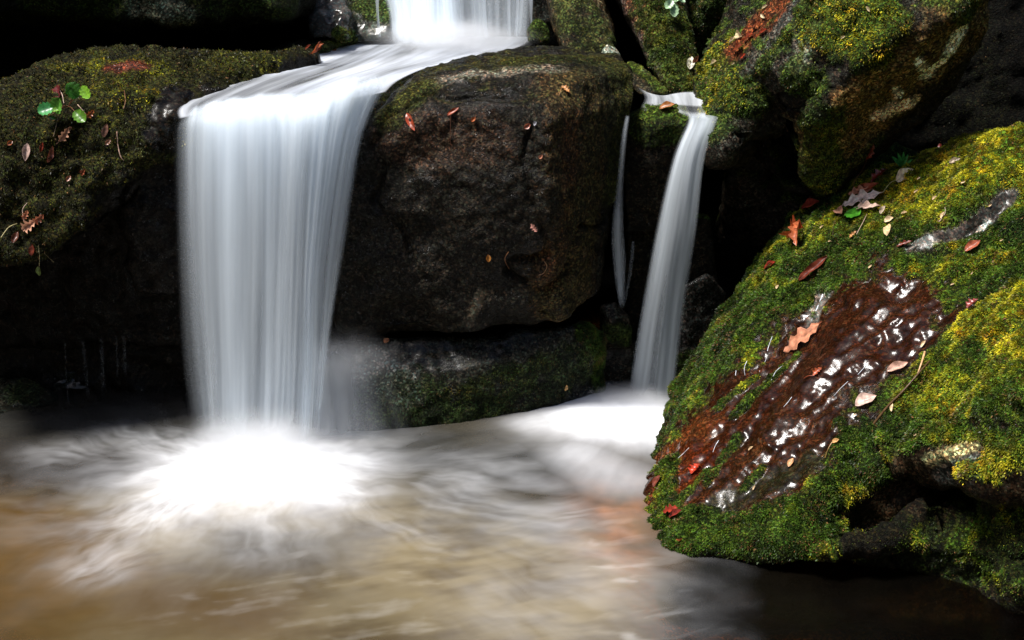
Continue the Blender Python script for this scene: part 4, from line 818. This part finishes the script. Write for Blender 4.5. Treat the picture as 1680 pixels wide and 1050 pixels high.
for (a, b, c, d) in ((1198, 70, 1208, 64), (1230, 92, 1234, 84), (1168, 106, 1178, 102), (1421, 10, 1427, 20), (1250, 16, 1262, 10), (1379, 62, 1387, 60), (1202, 108, 1208, 104), (1218, 60, 1212, 54), (1256, 30, 1250, 24)):
    L(a, b, c, d, .42, 'oval', (.75, .60, .36), 'tiny cream bud scale lying on the leaning boulder', group='bud scales on the leaning boulder', **SEED)
for i, (a, b, c, d) in enumerate(((1236, 44, 1252, 36), (1206, 84, 1224, 78), (1222, 68, 1240, 62), (1246, 58, 1262, 50), (1216, 96, 1228, 88))):
    L(a, b, c, d, .5, 'oak', (.20+.05*i, .05, .02), 'crumpled red brown leaf in the rusty patch on the leaning boulder', .4, group='crumpled leaves in the rusty patch on the leaning boulder')
# --- the right slab
L(1384, 338, 1452, 318, .42, 'oak', (1.1, .84, .74), 'large pale pink leaf on the heap at the top of the slab', .12, .4, stem=(1378, 352))
L(1392, 322, 1440, 312, .4, 'oak', (.70, .30, .18), 'coppery leaf directly behind the large pale pink one', .2, lift=.016)
L(1472, 298, 1500, 280, .6, 'oval', (1.1, .9, .66), 'cream leaf standing near the fern', .15)
L(1434, 300, 1462, 282, .6, 'oak', (.20, .02, .012), 'dark red leaf between the pink leaf and the fern', .4, lift=.012)
L(1398, 318, 1446, 302, .22, 'oval', (.36, .07, .03), 'long red leaf lying along the top of the leaf heap', .3, lift=.012)
L(1400, 345, 1450, 342, .3, 'oak', (1.0, .70, .56), 'buff leaf tucked under the front of the pale pink leaf', .3)
L(1444, 352, 1456, 338, .5, 'oval', (.85, .68, .52), 'small cream leaf at the right end of the heap', .3)
L(1388, 350, 1412, 356, .8, 'round', (.10, .42, .03), 'single green leaf in front of the leaf heap', .1, .2, name='green_leaf')
L(1316, 344, 1350, 334, .38, 'oval', (.26, .04, .025), 'dark red leaf left of the leaf heap, close to the leaning boulder tip', .25)
L(1296, 394, 1330, 384, .75, 'oak', (.38, .07, .02), 'big curled chestnut leaf on the dark side of the slab', .6, .9, lift=.012)
L(1310, 410, 1322, 374, .35, 'oak', (.48, .13, .05), 'fold of a second chestnut leaf over the big curled one', .5, .9, lift=.02)
L(1374, 344, 1384, 354, .6, 'oval', (.72, .36, .24), 'salmon leaf scrap left of the green leaf', .4)
L(1254, 442, 1276, 432, .5, 'oval', (.28, .03, .015), 'small dark red leaf low on the dark side of the slab')
L(1310, 460, 1358, 424, .20, 'strap', (.20, .04, .02), 'long strip of red brown bark on the slab', .1, .6, name='bark_strip', cat='bark')
L(1472, 406, 1500, 398, .35, 'oak', (.25, .05, .03), 'dark rusty leaf above the grey wet rock patch', .3)
L(1582, 414, 1610, 396, .45, 'oval', (.46, .12, .06), 'salmon red leaf beside the grey wet streak', .2)
L(1288, 578, 1352, 530, .45, 'oak', (.72, .30, .17), 'big pink orange leaf pasted in the wet brown hollow', .08, .15)
L(1334, 618, 1350, 606, .6, 'oak', (.50, .11, .04), 'red orange leaf below the big pink leaf in the hollow', .3, stem=(1320, 622))
L(1454, 610, 1490, 598, .4, 'oval', (.75, .45, .34), 'pink leaf at the right rim of the hollow', .2)
L(1588, 510, 1610, 498, .7, 'oak', (.30, .05, .04), 'wine red leaf under the pale strip at the right', .4, lift=.012)
L(1570, 522, 1586, 516, .4, 'oval', (.70, .36, .14), 'small orange leaf left of the wine red leaf')
L(1404, 668, 1438, 652, .65, 'oval', (.80, .56, .46), 'pale pink squarish leaf at the lower rim of the hollow', .1)
L(1134, 780, 1148, 764, .8, 'oak', (.55, .05, .015), 'scarlet leaf in the moss near the water, lower left of the slab', .2)
L(1088, 842, 1118, 836, .5, 'oak', (.36, .04, .02), 'crimson leaf at the left corner of the slab', .4)
L(1100, 850, 1124, 840, .4, 'oval', (.22, .03, .02), 'dark crimson leaf beside the crimson one at the slab corner', .4)
L(1086, 918, 1126, 886, .28, 'oak', (.42, .10, .04), 'rust leaf hanging at the waterline under the slab corner', .2)
L(1074, 800, 1086, 780, .5, 'oval', (.20, .05, .03), 'brown leaf caught at the waterline left of the scarlet leaf')
L(1294, 768, 1302, 754, .5, 'oval', (.78, .42, .20), 'light orange bud scale near the bottom of the hollow', name='bud_scale', cat='bud scale')
L(1366, 728, 1378, 722, .6, 'oval', (.75, .42, .16), 'amber bud scale with a long stem at the right of the hollow', name='bud_scale', cat='bud scale', stem=(1354, 752))
L(1542, 234, 1552, 246, .5, 'oval', (.30, .05, .04), 'red leaf sticking up on the skyline of the slab', .3, tiplift=.03)
L(1558, 268, 1576, 262, .5, 'oval', (.55, .42, .30), 'grey buff leaf flat in the yellow moss near the skyline')
L(1392, 392, 1408, 380, .45, 'oak', (.60, .28, .10), 'orange leaf below the thin stalk in front of the green leaf', .3)
L(1452, 364, 1468, 358, .6, 'oval', (.88, .66, .42), 'plump cream bud scale below the leaf heap', name='bud_scale', cat='bud scale')
L(1455, 388, 1460, 372, .35, 'oval', (.88, .66, .36), 'upright cream bud scale under the plump one', name='bud_scale', cat='bud scale')
for (a, b, c, d) in ((1424, 442, 1432, 434), (1274, 476, 1277, 470), (1464, 676, 1467, 664), (1512, 572, 1520, 560), (1346, 376, 1352, 372), (1500, 318, 1508, 312), (1545, 360, 1550, 350), (1480, 352, 1490, 350), (1530, 330, 1536, 324), (1592, 452, 1597, 446),
                      (1640, 396, 1646, 392), (1400, 684, 1406, 680), (1500, 716, 1506, 712), (1236, 806, 1240, 798), (1560, 470, 1568, 466), (1230, 740, 1238, 734), (1620, 340, 1626, 336), (1576, 300, 1584, 298), (1504, 296, 1512, 292), (1360, 398, 1366, 396)):
    L(a, b, c, d, .40, 'oval', (.78, .56, .32), 'tiny cream bud scale scattered on the mossy slab', group='bud scales on the mossy slab', **SEED)
stalk([(1408, 386), (1416, 366), (1424, 352)], (.55, .40, .30), 'thin stalk standing in front of the single green leaf')
stalk([(1368, 388), (1370, 368), (1382, 352)], (.10, .06, .04), 'thin dark stalk left of the green leaf', .001)
stalk([(1398, 330), (1404, 300), (1414, 274), (1424, 250)], (.22, .08, .04), 'slender reddish stem leaning up to the boulder tip', .0013)
stalk([(1544, 364), (1550, 352), (1553, 342)], (.50, .38, .30), 'short grey stalk in the yellow moss')
stalk([(1450, 318), (1462, 300), (1478, 296)], (.55, .50, .22), 'straw stalk between the dark red leaf and the cream leaf', .0018)
L(1418, 262, 1430, 232, .35, 'oak', (.22, .03, .02), 'dried red seed head hanging before the dim green stone', .5, name='seed_head', cat='seed head')
stalk([(1438, 700), (1460, 672), (1484, 646), (1510, 612), (1524, 596)], (.11, .06, .025), 'brown stick lying along the hollow rim towards the water', .0045, name='stick', cat='stick', lift=.012)
stalk([(1520, 580), (1512, 600), (1506, 616)], (.70, .42, .20), 'short tan stick end near the brown stick', .004, name='stick', cat='stick')
# fern
f = on(1480, 274); f = f[0] if f is not None else P(1480, 274, 5.2); root = bpy.data.objects.new('fern', None); COL.objects.link(root); root.location = f; tag(root, 'small green fern on the skyline of the slab beside the cream leaf', 'fern')
for k in range(5):
    T_ = (P([1462, 1472, 1482, 1490, 1498][k], [256, 250, 248, 252, 260][k], f[1]-.02)-f); link('frond', blade_mesh('frond', np.zeros(3), T_, unit(np.array([0, -.9, .4])), .22, 'oval', .12, .2, (.09, .42, .09)), LEAF, root)

# pale tubes put in place of bright glints on the wet hollow
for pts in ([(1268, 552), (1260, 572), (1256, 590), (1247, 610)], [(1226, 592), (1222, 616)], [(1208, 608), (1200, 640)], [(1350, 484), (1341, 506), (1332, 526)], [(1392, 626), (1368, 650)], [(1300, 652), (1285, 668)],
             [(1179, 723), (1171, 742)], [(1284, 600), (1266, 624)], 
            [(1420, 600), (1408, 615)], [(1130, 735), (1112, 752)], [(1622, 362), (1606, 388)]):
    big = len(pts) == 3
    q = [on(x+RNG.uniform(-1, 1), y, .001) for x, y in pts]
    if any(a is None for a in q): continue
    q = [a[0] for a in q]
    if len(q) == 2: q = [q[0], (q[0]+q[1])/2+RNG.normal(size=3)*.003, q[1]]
    me = tube_mesh('painted_glint', q, (.0011 if not big else .0035), .0006, (.8, .84, .9)); c = recenter(me); o = link('painted_glint', me, LEAF); o.location = c
    tag(o, 'fine pale tube painted as a glint on the wet brown rock of the slab', 'painted_glint', 'painted glints on the wet slab')
